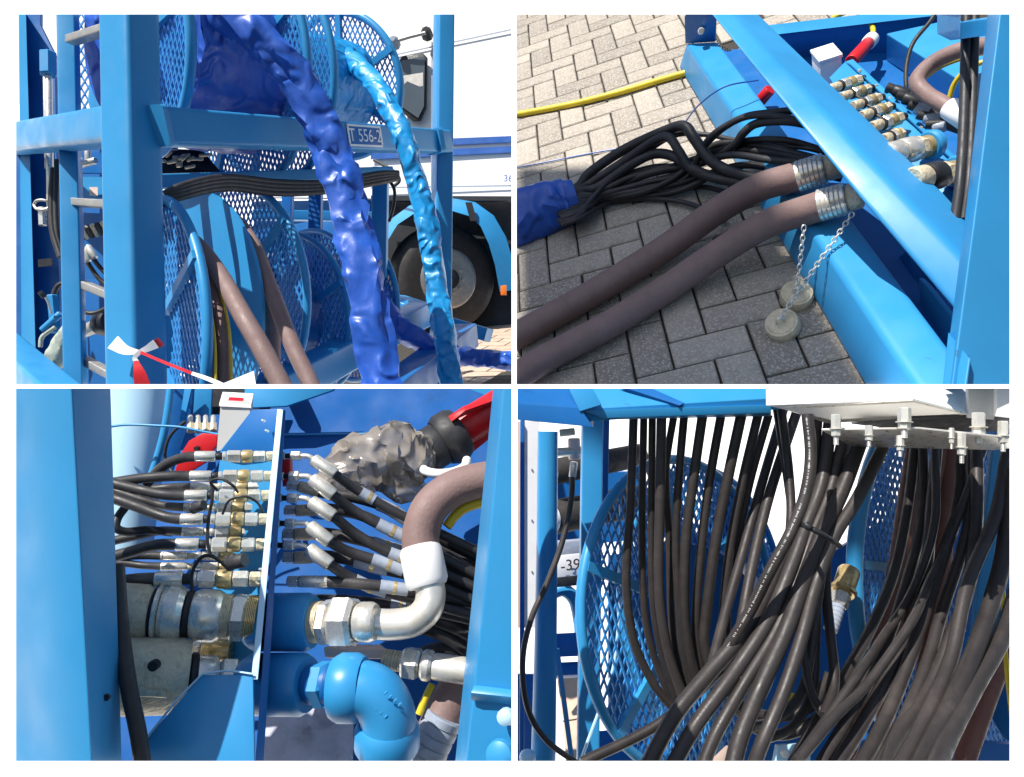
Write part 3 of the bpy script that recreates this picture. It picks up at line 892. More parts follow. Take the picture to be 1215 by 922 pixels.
print('pavers', len(spots))

# blue skid frame
skid = thing('skid_frame', 'bright blue steel skid frame with thick diagonal rail standing on grey paving', 'frame', G(930, 300))
def outer(name, rows, r, mat=M['blue']):
    mb = MB()
    mb.rings([ring_poly([Q(p) for p in c], r, 5) for c in rows])
    return mb.build(name, mat, skid, smooth=50)
hb = .14
def sec(bo, to, ti, h=hb):
    a, b, c = G(*bo, 0.002), G(*to, h), G(*ti, h)
    return [a, b, c, c + (a - b)]
outer('base_beam', [sec((806, 82), (815, 52), (853, 50)), sec((1046, 495), (1113, 495), (1191, 495))], .022)
# far cross beam
outer('cross_beam', [[G(915, 72, .01), G(915, 42, .14), G(912, 30, .14), G(913, 52, .0)], [G(1120, 62, .01), G(1120, 17, .14), G(1118, 6, .14), G(1118, 45, 0)]], .008, M['deep_blue'])
outer('cross_beam_top', [[G(912, 42, .145), G(910, 30, .145), G(910, 30, .152), G(912, 42, .152)], [G(1122, 17, .145), G(1120, 6, .145), G(1120, 6, .152), G(1122, 17, .152)]], .0)
# floor pan of the skid
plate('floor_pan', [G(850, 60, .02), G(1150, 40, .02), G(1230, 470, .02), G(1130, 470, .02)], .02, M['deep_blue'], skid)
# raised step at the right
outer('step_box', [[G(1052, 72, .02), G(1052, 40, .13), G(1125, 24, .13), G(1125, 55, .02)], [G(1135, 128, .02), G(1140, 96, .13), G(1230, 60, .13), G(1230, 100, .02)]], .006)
# lug at the far corner
lug = MB()
lq = [G(813, 52, .14), G(848, 50, .14), G(849, 20, .25), G(838, 2, .32), G(822, 2, .32), G(812, 20, .25)]
plate('lug', lq, .012, M['deep_blue'], skid, bevel=.002)
c = G(832, 37, .2); tw = (CAM - c).normalized()
turned('lug_pin', c - tw*.005, c + tw*.03, [(0, .014), (.7, .014), (1, .010)], M['steel'], skid)
hose('pin_ring', [(826, 30, 3.25), (833, 22, 3.25), (837, 27, 3.25), (831, 34, 3.25), (827, 42, 3.25), (836, 44, 3.24)], 1.6, M['steel'], parent=skid, n=6)
chain('safety_chain', (846, 39, 3.2), (866, 60, 3.05), M['dark'], skid, sag=.02, link=.018, wire=.002)
# diagonal rail
def dsec(l, r_, u, d):
    a, b, c = P(*l, d), P(*r_, d - .035), P(*u, d + .06)
    return [a, b, c, c + (a - b)]
outer('diagonal_rail', [dsec((830, 2), (855, 2), (886, 2), 2.3), dsec((1013, 230), (1070, 230), (1123, 230), 1.76), dsec((1150, 392), (1183, 350), (1196, 312), 1.62)], .02)
# right post
outer('corner_post', [[P(1173, 2, 1.66), P(1188, 2, 1.56), P(1262, 2, 1.60), P(1250, 2, 1.75)],
                      [P(1147, 240, 1.60), P(1158, 240, 1.50), P(1240, 240, 1.54), P(1230, 240, 1.70)],
                      [P(1116, 480, 1.54), P(1126, 480, 1.44), P(1232, 480, 1.48), P(1225, 480, 1.64)]], .006)
outer('post_foot', [[P(1125, 395, 1.50), P(1150, 425, 1.44), P(1152, 425, 1.44), P(1130, 395, 1.56)],
                    [P(1117, 470, 1.48), P(1142, 475, 1.42), P(1146, 475, 1.42), P(1122, 470, 1.54)]], .003)
outer('top_bracket', [[P(1112, 2, 1.95), P(1112, 40, 1.95), P(1128, 48, 1.88), P(1130, 2, 1.88)], [P(1140, 2, 1.75), P(1139, 34, 1.75), P(1139, 46, 1.74), P(1140, 2, 1.74)]], .003)
outer('top_rail', [[P(1128, 28, 1.88), P(1128, 48, 1.88), P(1130, 44, 1.95), P(1130, 26, 1.95)], [P(1190, 20, 1.62), P(1188, 40, 1.62), P(1190, 38, 1.7), P(1190, 18, 1.7)]], .003)
outer('inner_web', [[P(1086, 300, 1.98), P(1108, 330, 1.92), P(1110, 330, 1.95), P(1088, 300, 2.0)], [P(1096, 340, 1.96), P(1124, 400, 1.85), P(1126, 400, 1.88), P(1098, 340, 1.98)]], .002, M['deep_blue'])
plate('gusset', [(1090, 330, 1.9), (1100, 340, 1.85), (1135, 385, 1.75), (1122, 412, 1.8), (1092, 365, 1.92)], .012, M['blue'], skid, bevel=.002)
plate('inner_web', [(1066, 306, 2.05), (1078, 296, 2.0), (1108, 338, 1.92), (1092, 372, 1.95)], .01, M['deep_blue'], skid)

# manifold plate with its couplings
man = thing('manifold_plate', 'folded blue manifold plate with a row of couplings inside the skid', 'manifold', G(1070, 200, .03))
plate('face_plate', [(984, 92, 2.42), (1003, 73, 2.44), (1012, 70, 2.42), (1078, 132, 2.17), (1143, 195, 1.98), (1122, 240, 1.92), (1040, 180, 2.16)], .008, M['blue'], man, bevel=.001)
plate('top_flange', [(1003, 73, 2.435), (1012, 70, 2.41), (1078, 131, 2.165), (1144, 195, 1.975), (1138, 196, 1.965), (1072, 134, 2.155), (1009, 75, 2.405)], .006, M['blue'], man, bevel=.001)
plate('front_lip', [(1143, 197, 1.965), (1150, 205, 1.93), (1128, 252, 1.88), (1112, 236, 1.915)], .006, M['deep_blue'], man, bevel=.001)
for (x, y, d) in ((1020, 84, 2.375), (1040, 102, 2.3), (1056, 117, 2.24), (1093, 152, 2.11), (1120, 177, 2.035)):
    q = P(x, y, d - .006)
    turned('bolt', q, q + (CAM - q).normalized() * .008, [(0, .006), (.7, .006), (1, .004)], M['steel'], man, n=6)
lblA = ['farthest small steel coupler, beside the white box, on the blue manifold', 'second small steel coupler down from the white box on the manifold',
        'third small steel coupler down from the white box on the manifold', 'fourth small steel coupler down from the white box on the manifold',
        'fifth small steel coupler down from the white box, long with brass ring', 'short steel nut coupler next to the larger of big couplings']
cps = [((984, 106), (1026, 93), 14, 2.36), ((998, 115), (1036, 104), 13, 2.3), ((1012, 126), (1048, 115), 14, 2.24),
       ((1022, 138), (1060, 126), 15, 2.18), ((1034, 151), (1074, 138), 16, 2.12), ((1048, 166), (1072, 158), 17, 2.06)]
for k, (a, b, w, d) in enumerate(cps):
    t = thing('hose_coupler', lblA[k], 'coupler', (a[0], a[1], d), 'small couplers on the blue manifold in the skid')
    A, B = P(a[0], a[1], d - .06), P(b[0], b[1], d - .01)
    r = w / 2 / F * d
    piece('ferrule', A, B, 0, .28, r * .8, M['dull'], t)
    piece('dust_ring', A, B, .29, .34, r * .95, M['rubber'], t)
    piece('nut', A, B, .36, .52, r, M['steel'], t, 'h', k * .3)
    piece('sleeve', A, B, .53, .68, r * 1.02, M['brass'], t)
    piece('body', A, B, .69, .86, r * .95, M['dull'], t, 'h', k * .5)
    piece('tail', A, B, .87, 1, r * .6, M['dark'], t)
    if k in (1, 2, 3):
        q = A.lerp(B, .35)
        hose('cap_strap', [q, q + Vector((.012, -.02, -.02)), q + Vector((.03, -.02, -.032)), A.lerp(B, .8) + Vector((0, -.012, -.015))], 3, M['rubber'], parent=t, n=6)
for k, (a, b, w, d, lb) in enumerate([((1052, 184), (1106, 172), 28, 1.99, 'large bright steel coupling above the dented brown one on the manifold'),
                                  ((1082, 214), (1137, 203), 30, 1.9, 'large tarnished steel coupling at the low end of the manifold')]):
    t = thing('large_coupling', lb, 'coupling', (a[0], a[1], d))
    A, B = P(a[0], a[1], d - .06), P(b[0], b[1], d)
    r = w / 2 / F * d
    piece('ferrule', A, B, 0, .3, r, M['dull'] if k else M['steel'], t)
    piece('sleeve', A, B, .31, .62, r * 1.08, M['dark'] if k else M['steel'], t)
    piece('nut', A, B, .63, .78, r * .98, M['dull'], t, 'h')
    piece('thread', A, B, .79, .9, r * .9, M['brass'], t, 'g')
    piece('socket', A, B, .9, 1.08, r * 1.25, M['blue'], t)

# black hoses behind the plate
for k, (a, b, c_) in enumerate([((1052, 103), (1075, 112), (1100, 128)), ((1064, 112), (1090, 122), (1122, 140)), ((1078, 124), (1100, 132), (1130, 146)),
                                ((1088, 136), (1112, 141), (1140, 152)), ((1098, 148), (1120, 148), (1146, 156))]):
    d = 2.2 - .05 * k
    t = thing('short_hose', ['topmost', 'second', 'third', 'fourth', 'lowest'][k] + ' black hose tail leaving the back of the blue manifold', 'hose', (a[0], a[1], d), 'hose tails behind the manifold')
    hose('hose', [(a[0], a[1], d + .05), (b[0], b[1], d + .03), (c_[0], c_[1], d)], 11, M['rubber'], parent=t)
    A, B = P(a[0]+8, a[1]+4, d + .046), P(b[0]+3, b[1]+1, d + .028)
    piece('ferrule', A, B, 0, 1, 7 / F * d, M['dark'] if k < 2 else M['tape'], t, 'c')

# white box, red plug, yellow cable
wb = thing('junction_box', 'small white junction box at the far end of the manifold', 'box', (980, 92, 2.45))
bc = G(981, 80, .13)
mb = MB(); mb.box(bc, U2 * .036, V2 * .05, N2 * .045); mb.build('box', M['white'], wb, smooth=30, bevel=.004)
mb = MB(); mb.box(bc + N2 * .05, U2 * .039, V2 * .053, N2 * .006); mb.build('lid', M['white'], wb, smooth=30, bevel=.002)
rp = thing('power_plug', 'red plug with white collar on the yellow cable loop', 'plug', (1015, 70, 2.6))
A, B = P(1010, 73, 2.55), P(1034, 47, 2.68)
piece('plug_body', A, B, 0, .82, 7.4 / F * 2.6, M['red'], rp)
piece('collar', A, B, .82, 1.05, 8.4 / F * 2.65, M['white'], rp)
hose('cable', [(1033, 49, 2.69), (1036, 36, 2.72), (1030, 22, 2.78), (1016, 14, 2.82), (1002, 15, 2.86), (988, 22, 2.9)], 6, M['yellow'], parent=rp)
hose('cable_tie', [(985, 50, 2.9), (992, 34, 2.9), (1002, 36, 2.9), (990, 46, 2.9), (1000, 32, 2.89), (986, 52, 2.9)], 1.6, M['dark'], parent=rp, n=6)
q = thing('red_coupling', 'small red coupling peeking from under the diagonal rail', 'coupling', (906, 116, 2.75))
piece('body', (900, 122, 2.8), (914, 106, 2.75), 0, 1, 7 / F * 2.75, M['red'], q)
piece('ring', (900, 122, 2.8), (914, 106, 2.75), -.2, 0, 7.6 / F * 2.75, M['dark'], q)

# hoses at the right
bh = thing('brown_hose', 'thick brown hose bent in a loop with white ferrule beside black uprights', 'hose', (1110, 120, 2.05), 'thick brown hoses')
hose('hose', [(1200, 50, 1.95), (1168, 54, 2.0), (1135, 61, 2.05), (1105, 76, 2.1), (1088, 96, 2.1), (1100, 112, 2.07), (1120, 124, 2.02), (1150, 143, 1.97)], 19, M['brown'], parent=bh)
piece('ferrule', (1125, 127, 1.99), (1150, 144, 1.95), 0, 1, 13 / F * 1.97, M['white'], bh)
hose('yellow_hose', [(1126, 118, 2.2), (1132, 100, 2.18), (1145, 84, 2.15), (1160, 76, 2.12), (1180, 70, 2.1)], 6, M['yellow'], 'yellow hose curving under the bent brown hose', 'hose')
hose('yellow_stripe_hose', [(1098, 92, 2.16), (1115, 80, 2.14), (1140, 70, 2.1), (1170, 62, 2.05)], 5, M['yellow'], 'thin yellow hose hugging the inside of the brown loop', 'hose')
for k, x in enumerate((1143, 1153)):
    hose('upright_hose', [(x + 4, 2, 1.85), (x + 2, 80, 1.83), (x, 150, 1.8), (x - 4, 215, 1.77), (x - 10, 260, 1.76)], 11, M['rubber'],
         ['left', 'right'][k] == 'left' and 'black upright hose touching the blue manifold end' or 'black upright hose touching the blue corner post', 'hose', 'upright black hoses')
hose('black_cable', [(1118, 2, 2.3), (1104, 25, 2.3), (1084, 50, 2.3), (1076, 75, 2.3), (1075, 100, 2.28), (1078, 120, 2.28)], 5, M['rubber'], 'thin black cable hanging in front of the raised step', 'cable')

# ground hose, rope
def on(pts, h): return [G(x, y, h) for x, y in pts]
hose('yellow_hose', on([(600, 138), (640, 131), (690, 121), (740, 108), (780, 96), (812, 87), (826, 84)], .016), 7.5, M['yellow'], 'yellow hose lying across the paving to the skid', 'hose')
hose('blue_rope', on([(600, 201), (640, 194), (690, 184), (735, 176), (770, 170), (800, 158)], .006) + [G(812, 146, .02), G(830, 124, .16), G(860, 103, .22), G(900, 95, .2)], 1.8, M['blueink'], 'thin blue rope trailing over the paving', 'rope', n=8)

# two thick brown hoses
def big(label, pts, w, fa, fb, fw):
    t = thing('brown_hose', label, 'hose', pts[3], 'thick brown hoses')
    hose('hose', pts, w, M['brown'], parent=t, n=24)
    L = (Q(fb) - Q(fa)).length
    piece('ferrule', fa, fb, 0, .72, fw / 2 / F * Q(fa).y, M['steel'], t, 'g')
    piece('ferrule_tail', fa, fb, .72, 1.1, fw * .42 / F * Q(fa).y, M['dull'], t, 'c')
    return t
h1 = [G(590, 410, .05), G(650, 378, .05), G(720, 338, .05), G(790, 294, .06), G(850, 251, .1), G(900, 223, .16), G(952, 208, .2)]
big('thick brown hose running just below the black bundle to a steel ferrule', h1, 33, G(946, 210, .2), G(992, 196, .22), 37)
h2 = [G(590, 462, .05), G(650, 424, .05), G(720, 387, .05), G(790, 343, .05), G(850, 302, .08), G(910, 266, .13), G(978, 243, .2)]
big('thick brown hose running nearest the pair of hanging caps', h2, 34, G(972, 244, .2), G(1018, 232, .22), 38)

# protective caps on chains
for k, (x, y, r, a) in enumerate([(945, 350, 19, (954, 268)), (928, 385, 20, (1012, 253))]):
    h = .03
    c = G(x, y, h)
    t = thing('dust_cap', ['steel dust cap leaning on the base beam', 'steel dust cap lying flat on the paving'][k], 'cap', G(x, y), 'steel dust caps on chains')
    ax = (N2 + (CAM - c).normalized() * .5 + U2 * (-.25 if k else .15)).normalized()
    R = r / F * (c - CAM).y
    turned('cap', c - ax * .022, c + ax * .012, [(0, R*.96), (.1, R), (.8, R), (.86, R*.97), (1, R*.94)], M['dull'], t, n=32)
    turned('face', c + ax * .012, c + ax * .014, [(0, R*.8), (1, R*.78)], M['dull'], t, n=32)
    hose('eye', [c + ax*.012 - U2*.012, c + ax*.03 - U2*.006, c + ax*.03 + U2*.008, c + ax*.012 + U2*.014], 3, M['steel'], parent=t, n=8)
    chain('chain', G(a[0], a[1], .2), c + ax * .03, M['steel'], t, sag=.0, link=.016, wire=.0018)

# bundle of black hoses out of a blue sleeve
sl = thing('hose_sleeve', 'blue tarpaulin sleeve end gathering the black hose bundle', 'sleeve', G(640, 262))
sleeve('sleeve', [G(590, 268, .07), G(625, 256, .07), G(655, 245, .07), G(684, 235, .07)], [66, 64, 58, 48], .8, M['tarp'], sl, seed=3, amp=.14, per=4, n=16)
hs = [G(664, 243, .07), G(668, 241, .07), G(674, 239, .07)]
sleeve('strap', hs, [56, 57, 56], .82, M['tarp'], sl, seed=5, amp=.03, per=3, n=26)
S = lambda k: (686 + (k % 3) * 2, 222 + k * 2.6)
bund = [
  ([(700, 205, .10), (740, 178, .12), (790, 155, .16), (812, 150, .18), (824, 165, .16), (845, 192, .12), (880, 208, .10), (930, 218, .1)], 13),
  ([(706, 214, .09), (745, 188, .12), (775, 168, .16), (793, 163, .18), (806, 180, .15), (822, 202, .1), (860, 214, .08), (920, 222, .08)], 11),
  ([(710, 222, .08), (745, 198, .1), (775, 183, .12), (800, 186, .12), (825, 202, .1), (850, 210, .08), (900, 216, .08)], 12),
  ([(715, 225, .07), (750, 210, .08), (790, 200, .08), (820, 190, .09), (860, 178, .12), (905, 180, .14), (950, 188, .16)], 8),
  ([(715, 230, .06), (755, 220, .06), (800, 208, .06), (835, 192, .1), (870, 184, .14), (915, 190, .16), (955, 194, .16)], 8),
  ([(715, 233, .05), (760, 226, .05), (800, 219, .05), (835, 208, .06), (880, 196, .1), (930, 202, .12)], 8),
  ([(715, 236, .04), (760, 229, .05), (795, 214, .07), (815, 200, .09), (840, 186, .1), (880, 168, .15), (930, 166, .18)], 7),
  ([(718, 238, .03), (760, 233, .03), (800, 228, .03), (830, 216, .05), (860, 200, .08), (900, 196, .1), (950, 200, .12)], 8),
  ([(712, 242, .02), (760, 236, .02), (800, 238, .02), (830, 246, .02), (860, 262, .02)], 6),
  ([(714, 238, .03), (765, 224, .05), (812, 212, .06), (832, 180, .13), (846, 160, .18), (880, 140, .22), (912, 134, .24), (950, 132, .25)], 8),
  ([(716, 234, .04), (762, 218, .06), (815, 205, .07), (838, 172, .14), (862, 150, .2), (890, 138, .24), (930, 139, .25)], 7),
  ([(720, 228, .05), (770, 206, .08), (822, 196, .08), (850, 186, .1), (872, 172, .15), (882, 158, .19), (900, 146, .22), (940, 144, .24)], 10),
  ([(722, 214, .09), (760, 186, .12), (800, 161, .14), (840, 160, .14), (870, 166, .14), (920, 172, .15), (960, 176, .16)], 6),
  ([(716, 220, .06), (770, 200, .07), (815, 196, .07), (850, 172, .12), (895, 172, .14), (950, 184, .15)], 9),
  ([(725, 240, .02), (780, 232, .02), (830, 222, .02), (855, 226, .02), (890, 232, .02), (930, 226, .05)], 6),
]
bl = ['topmost thick black hose arching over the whole bundle', 'black hose arching just inside the topmost hose of the bundle']
for k, (pts, w) in enumerate(bund):
    s = S(k)
    if k != 8:
        x_, y_, h_ = pts[-1]; pts = pts + [(x_ + 40 + 3 * (k % 4), y_ + 12, max(.05, h_ - .03))]
    full = [G(s[0] - 24, s[1] + 9, .07), G(s[0], s[1], .07)] + [G(x, y, h) for x, y, h in pts]
    lb = bl[k] if k < 2 else ('thin black hose straying lowest onto the paving from the sleeve' if k == 8 else 'black hose within the loose bundle from the blue sleeve')
    hose('bundle_hose', full, w, M['rubber'], lb, 'hose', 'black hoses spilling from the blue sleeve')

# canopy added high out of view, outlined to shade the near paving
shade = []
for (x, y) in ((600, 176), (760, 172), (880, 196), (960, 330), (1040, 452), (600, 452)):
    shade.append(G(x, y, .1) + TO_SUN * 9.0)
mb = MB(); mb.rings([shade, [p + Vector((0, 0, .05)) for p in shade]])
CUR[0] = None
tag(mb.build('blocker', M['grey'], smooth=0), 'flat grey canopy added unseen above the paving to shade it', 'blocker')
CUR[0] = 'upper_right'

# ================================================================== lower left display: close view of the coupling plate
CUR[0] = 'lower_left'
R_ = lambda px, d: px / 2 / F * d      # photo pixel width -> radius

# blue tray behind everything
tray = thing('steel_tray', 'blue steel tray and rear wall, painted dark as shaded, behind the couplings', 'tray', (400, 700, 1.9))
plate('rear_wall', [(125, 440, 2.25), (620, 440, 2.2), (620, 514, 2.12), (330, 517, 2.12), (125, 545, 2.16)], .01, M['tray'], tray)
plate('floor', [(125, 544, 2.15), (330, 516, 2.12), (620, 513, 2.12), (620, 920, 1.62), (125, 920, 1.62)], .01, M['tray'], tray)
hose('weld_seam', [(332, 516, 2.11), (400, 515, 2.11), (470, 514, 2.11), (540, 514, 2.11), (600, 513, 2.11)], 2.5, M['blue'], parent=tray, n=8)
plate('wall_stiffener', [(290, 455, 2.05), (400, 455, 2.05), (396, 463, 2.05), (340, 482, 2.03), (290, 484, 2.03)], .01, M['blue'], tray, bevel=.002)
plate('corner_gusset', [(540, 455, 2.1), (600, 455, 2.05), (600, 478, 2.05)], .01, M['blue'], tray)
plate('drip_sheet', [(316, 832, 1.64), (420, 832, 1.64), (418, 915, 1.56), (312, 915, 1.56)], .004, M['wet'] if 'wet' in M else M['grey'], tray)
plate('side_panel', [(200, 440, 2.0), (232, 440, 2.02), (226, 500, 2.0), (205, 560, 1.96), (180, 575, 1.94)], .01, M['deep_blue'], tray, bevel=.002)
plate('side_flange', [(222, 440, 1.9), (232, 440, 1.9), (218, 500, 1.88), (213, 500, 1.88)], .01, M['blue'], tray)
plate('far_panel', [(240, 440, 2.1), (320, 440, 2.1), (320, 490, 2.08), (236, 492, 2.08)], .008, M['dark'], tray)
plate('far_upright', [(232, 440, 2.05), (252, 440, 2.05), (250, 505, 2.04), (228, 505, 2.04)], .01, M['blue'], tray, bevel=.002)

# blue diagonal tube behind the left post, sunlit brightness painted in pale
tk = thing('diagonal_tube', 'wide blue tube painted sunlit pale leaning behind the dark blue post', 'tube', (150, 580, 1.75))
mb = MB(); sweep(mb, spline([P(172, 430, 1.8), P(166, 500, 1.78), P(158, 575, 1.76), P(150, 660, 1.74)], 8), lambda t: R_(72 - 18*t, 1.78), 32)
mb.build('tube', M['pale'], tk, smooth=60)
hose('rolled_edge', [(206, 430, 1.74), (197, 500, 1.72), (186, 545, 1.71), (170, 590, 1.7)], 9, M['blue'], parent=tk)

# posts
lp = thing('corner_post', 'dark blue square corner post, full height, beside the black hoses', 'post', (80, 903, 1.05))
mb = MB()
mb.rings([ring_poly([P(-60, 430, 1.16), P(83, 430, 1.03), P(131, 430, 1.12), P(0, 430, 1.3)], .004), ring_poly([P(-60, 930, 1.16), P(110, 930, 1.03), P(146, 930, 1.12), P(0, 930, 1.3)], .004)])
mb.build('post', M['blue'], lp, smooth=50)
q = P(126, 828, 1.0755); turned('drain_hole', q + Vector((0, .004, 0)), q + Vector((0, -.0005, 0)), [(0, .0045), (1, .0045)], M['ink'], lp)
rpst = thing('corner_post', 'light blue channel post with bolted foot beside the brown hose', 'post', (585, 903, 1.05))
mb = MB()
mb.rings([ring_poly([P(588, 430, 1.2), P(600, 430, 1.06), P(680, 430, 1.04), P(700, 430, 1.25)], .003), ring_poly([P(562, 690, 1.17), P(576, 690, 1.05), P(680, 690, 1.03), P(700, 690, 1.25)], .003),
          ring_poly([P(537, 930, 1.14), P(550, 930, 1.04), P(680, 930, 1.02), P(700, 930, 1.25)], .003)])
mb.build('post', M['blue'], rpst, smooth=50)
plate('foot_plate', [(563, 812, 1.035), (612, 818, 1.03), (612, 828, 1.02), (558, 822, 1.025)], .02, M['blue'], rpst, bevel=.002)
q = P(601, 850, 1.02); turned('foot_bolt', q, q + Vector((-.004, -.012, .003)), [(0, .012), (.7, .011), (1, .006)], M['pale'], rpst, n=12)
q = P(594, 895, 1.01); turned('foot_bolt', q, q + Vector((-.004, -.012, .003)), [(0, .02), (.7, .018), (1, .010)], M['blue'], rpst, n=16)

# coupling plate
cp = thing('coupling_plate', 'tall blue coupling plate with sloped foot carrying rows of fittings', 'plate', (240, 903, 1.4))
plate('face', [(262, 534, 1.52), (299, 487, 1.53), (334, 485, 1.50), (321, 600, 1.47), (302, 800, 1.40), (250, 800, 1.44), (255, 600, 1.5)], .006, M['blue'], cp)
prism('edge', [(329, 486, 1.44), (336, 486, 1.44), (336, 486, 1.5), (329, 486, 1.5)], [(298, 806, 1.2), (306, 806, 1.2), (306, 806, 1.34), (298, 806, 1.34)], M['pale'], cp, r=.001)  # lit edge of the blue plate, its brightness painted pale
prism('back_face', [(334, 486, 1.445), (339, 487, 1.45), (339, 487, 1.55), (334, 486, 1.55)], [(302, 915, 1.17), (312, 915, 1.19), (312, 915, 1.4), (302, 915, 1.4)], M['deep_blue'], cp, r=.001)
plate('foot', [(174, 876, 1.17), (240, 801, 1.2), (300, 801, 1.2), (302, 920, 1.16), (174, 920, 1.15)], .006, M['blue'], cp, bevel=.001)
plate('top_wing', [(262, 535, 1.5), (299, 486, 1.5), (334, 485, 1.48), (330, 536, 1.47)], .005, M['deep_blue'], cp, bevel=.001)
hose('foot_edge', [(174, 876, 1.168), (240, 800, 1.198), (300, 800, 1.198)], 3, M['pale'], parent=cp, n=6, per=2)
for (x, y) in ((311, 676), (309, 690), (314, 500), (318, 512), (306, 752), (305, 768)):
    q = P(x, y, 1.375 if y > 600 else 1.465); turned('screw', q, q + Vector((-.003, -.006, .003)), [(0, .003), (1, .002)], M['steel'], cp, n=8)

jb = thing('junction_box', 'grey white electrical box standing behind the top of the plate', 'box', (278, 530, 1.6))
prism('box', [(262, 478, 1.58), (297, 480, 1.56), (295, 520, 1.56), (257, 536, 1.58)], [(266, 466, 1.68), (300, 468, 1.66), (300, 510, 1.66), (262, 520, 1.68)], M['grey'], jb, r=.004)
prism('lid', [(260, 479, 1.575), (298, 481, 1.555), (298, 484, 1.555), (260, 482, 1.575)], [(264, 465, 1.685), (301, 467, 1.665), (301, 470, 1.665), (264, 468, 1.685)], M['white'], jb, r=.002)
plate('warning_label', [(272, 471, 1.62), (289, 472, 1.61), (287, 479, 1.58), (270, 478, 1.59)], .0008, M['red'], jb)

# rows of small couplers in front of the plate
names = ['topmost', 'second', 'third', 'fourth', 'fifth']
def coupler(label, x0, y, xr, w, d, hosepts, back=False, group=None, tilt=0.0, wh=None):
    t = thing('hose_coupler', label, 'coupler', (x0, y, d), group)
    A, B = P(x0, y, d - .01), P(xr, y - tilt, d + .03)
    r = R_(w, d)
    piece('ferrule', A, B, 0, .27, r * .88, M['steel'], t)
    piece('neck', A, B, .27, .36, r * .62, M['dark'] if not back else M['dull'], t)
    piece('collar', A, B, .36, .41, r * .8, M['steel'], t)
    piece('nut', A, B, .42, .60, r * 1.02, M['steel'], t, 'h', rnd.random())
    piece('brass_sleeve', A, B, .61, .76, r * 1.08, M['brass'], t)
    piece('body', A, B, .77, .93, r * 1.0, M['steel'], t, 'h', rnd.random())
    piece('locknut', A, B, .94, 1.06, r * .85, M['dull'], t, 'h')
    hose('hose', [P(x0 + 5, y, d - .01)] + hosepts, wh or w * .82, M['rubber'], parent=t)
    return t
FR = [(231, 541.5, 14.5, [(218, 543, 1.42), (203, 548, 1.43), (188, 558, 1.44), (174, 574, 1.45)]),
      (225, 565, 15, [(205, 565, 1.42), (165, 568, 1.43), (120, 575, 1.44)]),
      (219, 588, 15.5, [(195, 587, 1.41), (160, 580, 1.42), (120, 570, 1.43)]),
      (214, 616, 16, [(195, 613, 1.4), (160, 600, 1.41), (120, 586, 1.42)]),
      (208, 646, 17, [(185, 647, 1.39), (155, 655, 1.4), (120, 664, 1.4)])]
for k, (x, y, w, hp) in enumerate(FR):
    coupler(names[k] + ' front steel coupler with brass sleeve, down from the plate top', x, y, 321 - (y - 541) * .11, w, 1.41 - .004 * k, hp, group='front couplers on the coupling plate')
BR = [(226, 577.5, 12, [(205, 578, 1.5), (175, 581, 1.5), (140, 586, 1.5)]),
      (218, 602, 12.5, [(195, 600, 1.49), (165, 592, 1.49), (125, 578, 1.5)]),
      (216, 631, 13, [(190, 630, 1.48), (160, 636, 1.48), (120, 645, 1.48)]),
      (191, 659.5, 12, [(170, 659, 1.46), (145, 660, 1.46), (120, 662, 1.46)]),
      (191, 672, 11, [(170, 671, 1.46), (145, 668, 1.46), (120, 668, 1.46)])]
for k, (x, y, w, hp) in enumerate(BR):
    coupler(names[k] + ' rear steel coupler, half hidden between the front couplers', x, y, 318 - (y - 541) * .11, w, 1.47 - .003 * k, hp, back=True, group='rear couplers on the coupling plate')
coupler('larger steel coupler directly above the biggest coupling', 184, 687, 303, 21, 1.37, [(165, 688, 1.38), (145, 690, 1.38), (120, 691, 1.38)], group='front couplers on the coupling plate', wh=16)
hose('looped_hose', [(150, 600, 1.46), (140, 614, 1.44), (138, 626, 1.43), (150, 631, 1.44), (175, 629, 1.46), (205, 632, 1.48)], 10, M['rubber'], 'black hose doubling back under the front hoses at the post', 'hose')
# dust-cap straps and cap
for k, pts in enumerate([[(258, 582, 1.36), (250, 572, 1.35), (262, 568, 1.345), (276, 576, 1.345), (282, 584, 1.36)],
                         [(264, 610, 1.35), (272, 594, 1.34), (290, 589, 1.34), (305, 596, 1.35), (312, 608, 1.37)],
                         [(228, 702, 1.33), (228, 680, 1.33), (238, 662, 1.33), (252, 660, 1.33), (268, 672, 1.34)],
                         [(250, 566, 1.38), (252, 590, 1.37), (248, 612, 1.37), (246, 640, 1.36), (250, 660, 1.36)]]):
    hose('cap_strap', pts, [3.5, 3, 4.5, 4][k], M['rubber'], ['black strap looped over the second and third couplers', 'thin black strap arching over a brass sleeve', 'black strap hanging in front of the largest small coupler', 'black strap running down along the coupler necks'][k], 'strap', n=8)
for k, (x, y, w) in enumerate([(236, 601, 12), (282, 666, 17)]):
    t = thing('rubber_cap', ['small black rubber cap on a strap beside the ferrules', 'shiny black rubber cap hanging below the fifth coupler'][k], 'cap', (x, y, 1.35))
    piece('cap', (x - w * .5, y + 2, 1.35), (x + w * .5, y - 2, 1.34), 0, 1, R_(w, 1.35), M['rubber'], t)
    piece('rim', (x - w * .5, y + 2, 1.35), (x + w * .5, y - 2, 1.34), -.15, .1, R_(w * 1.12, 1.35), M['rubber'], t)

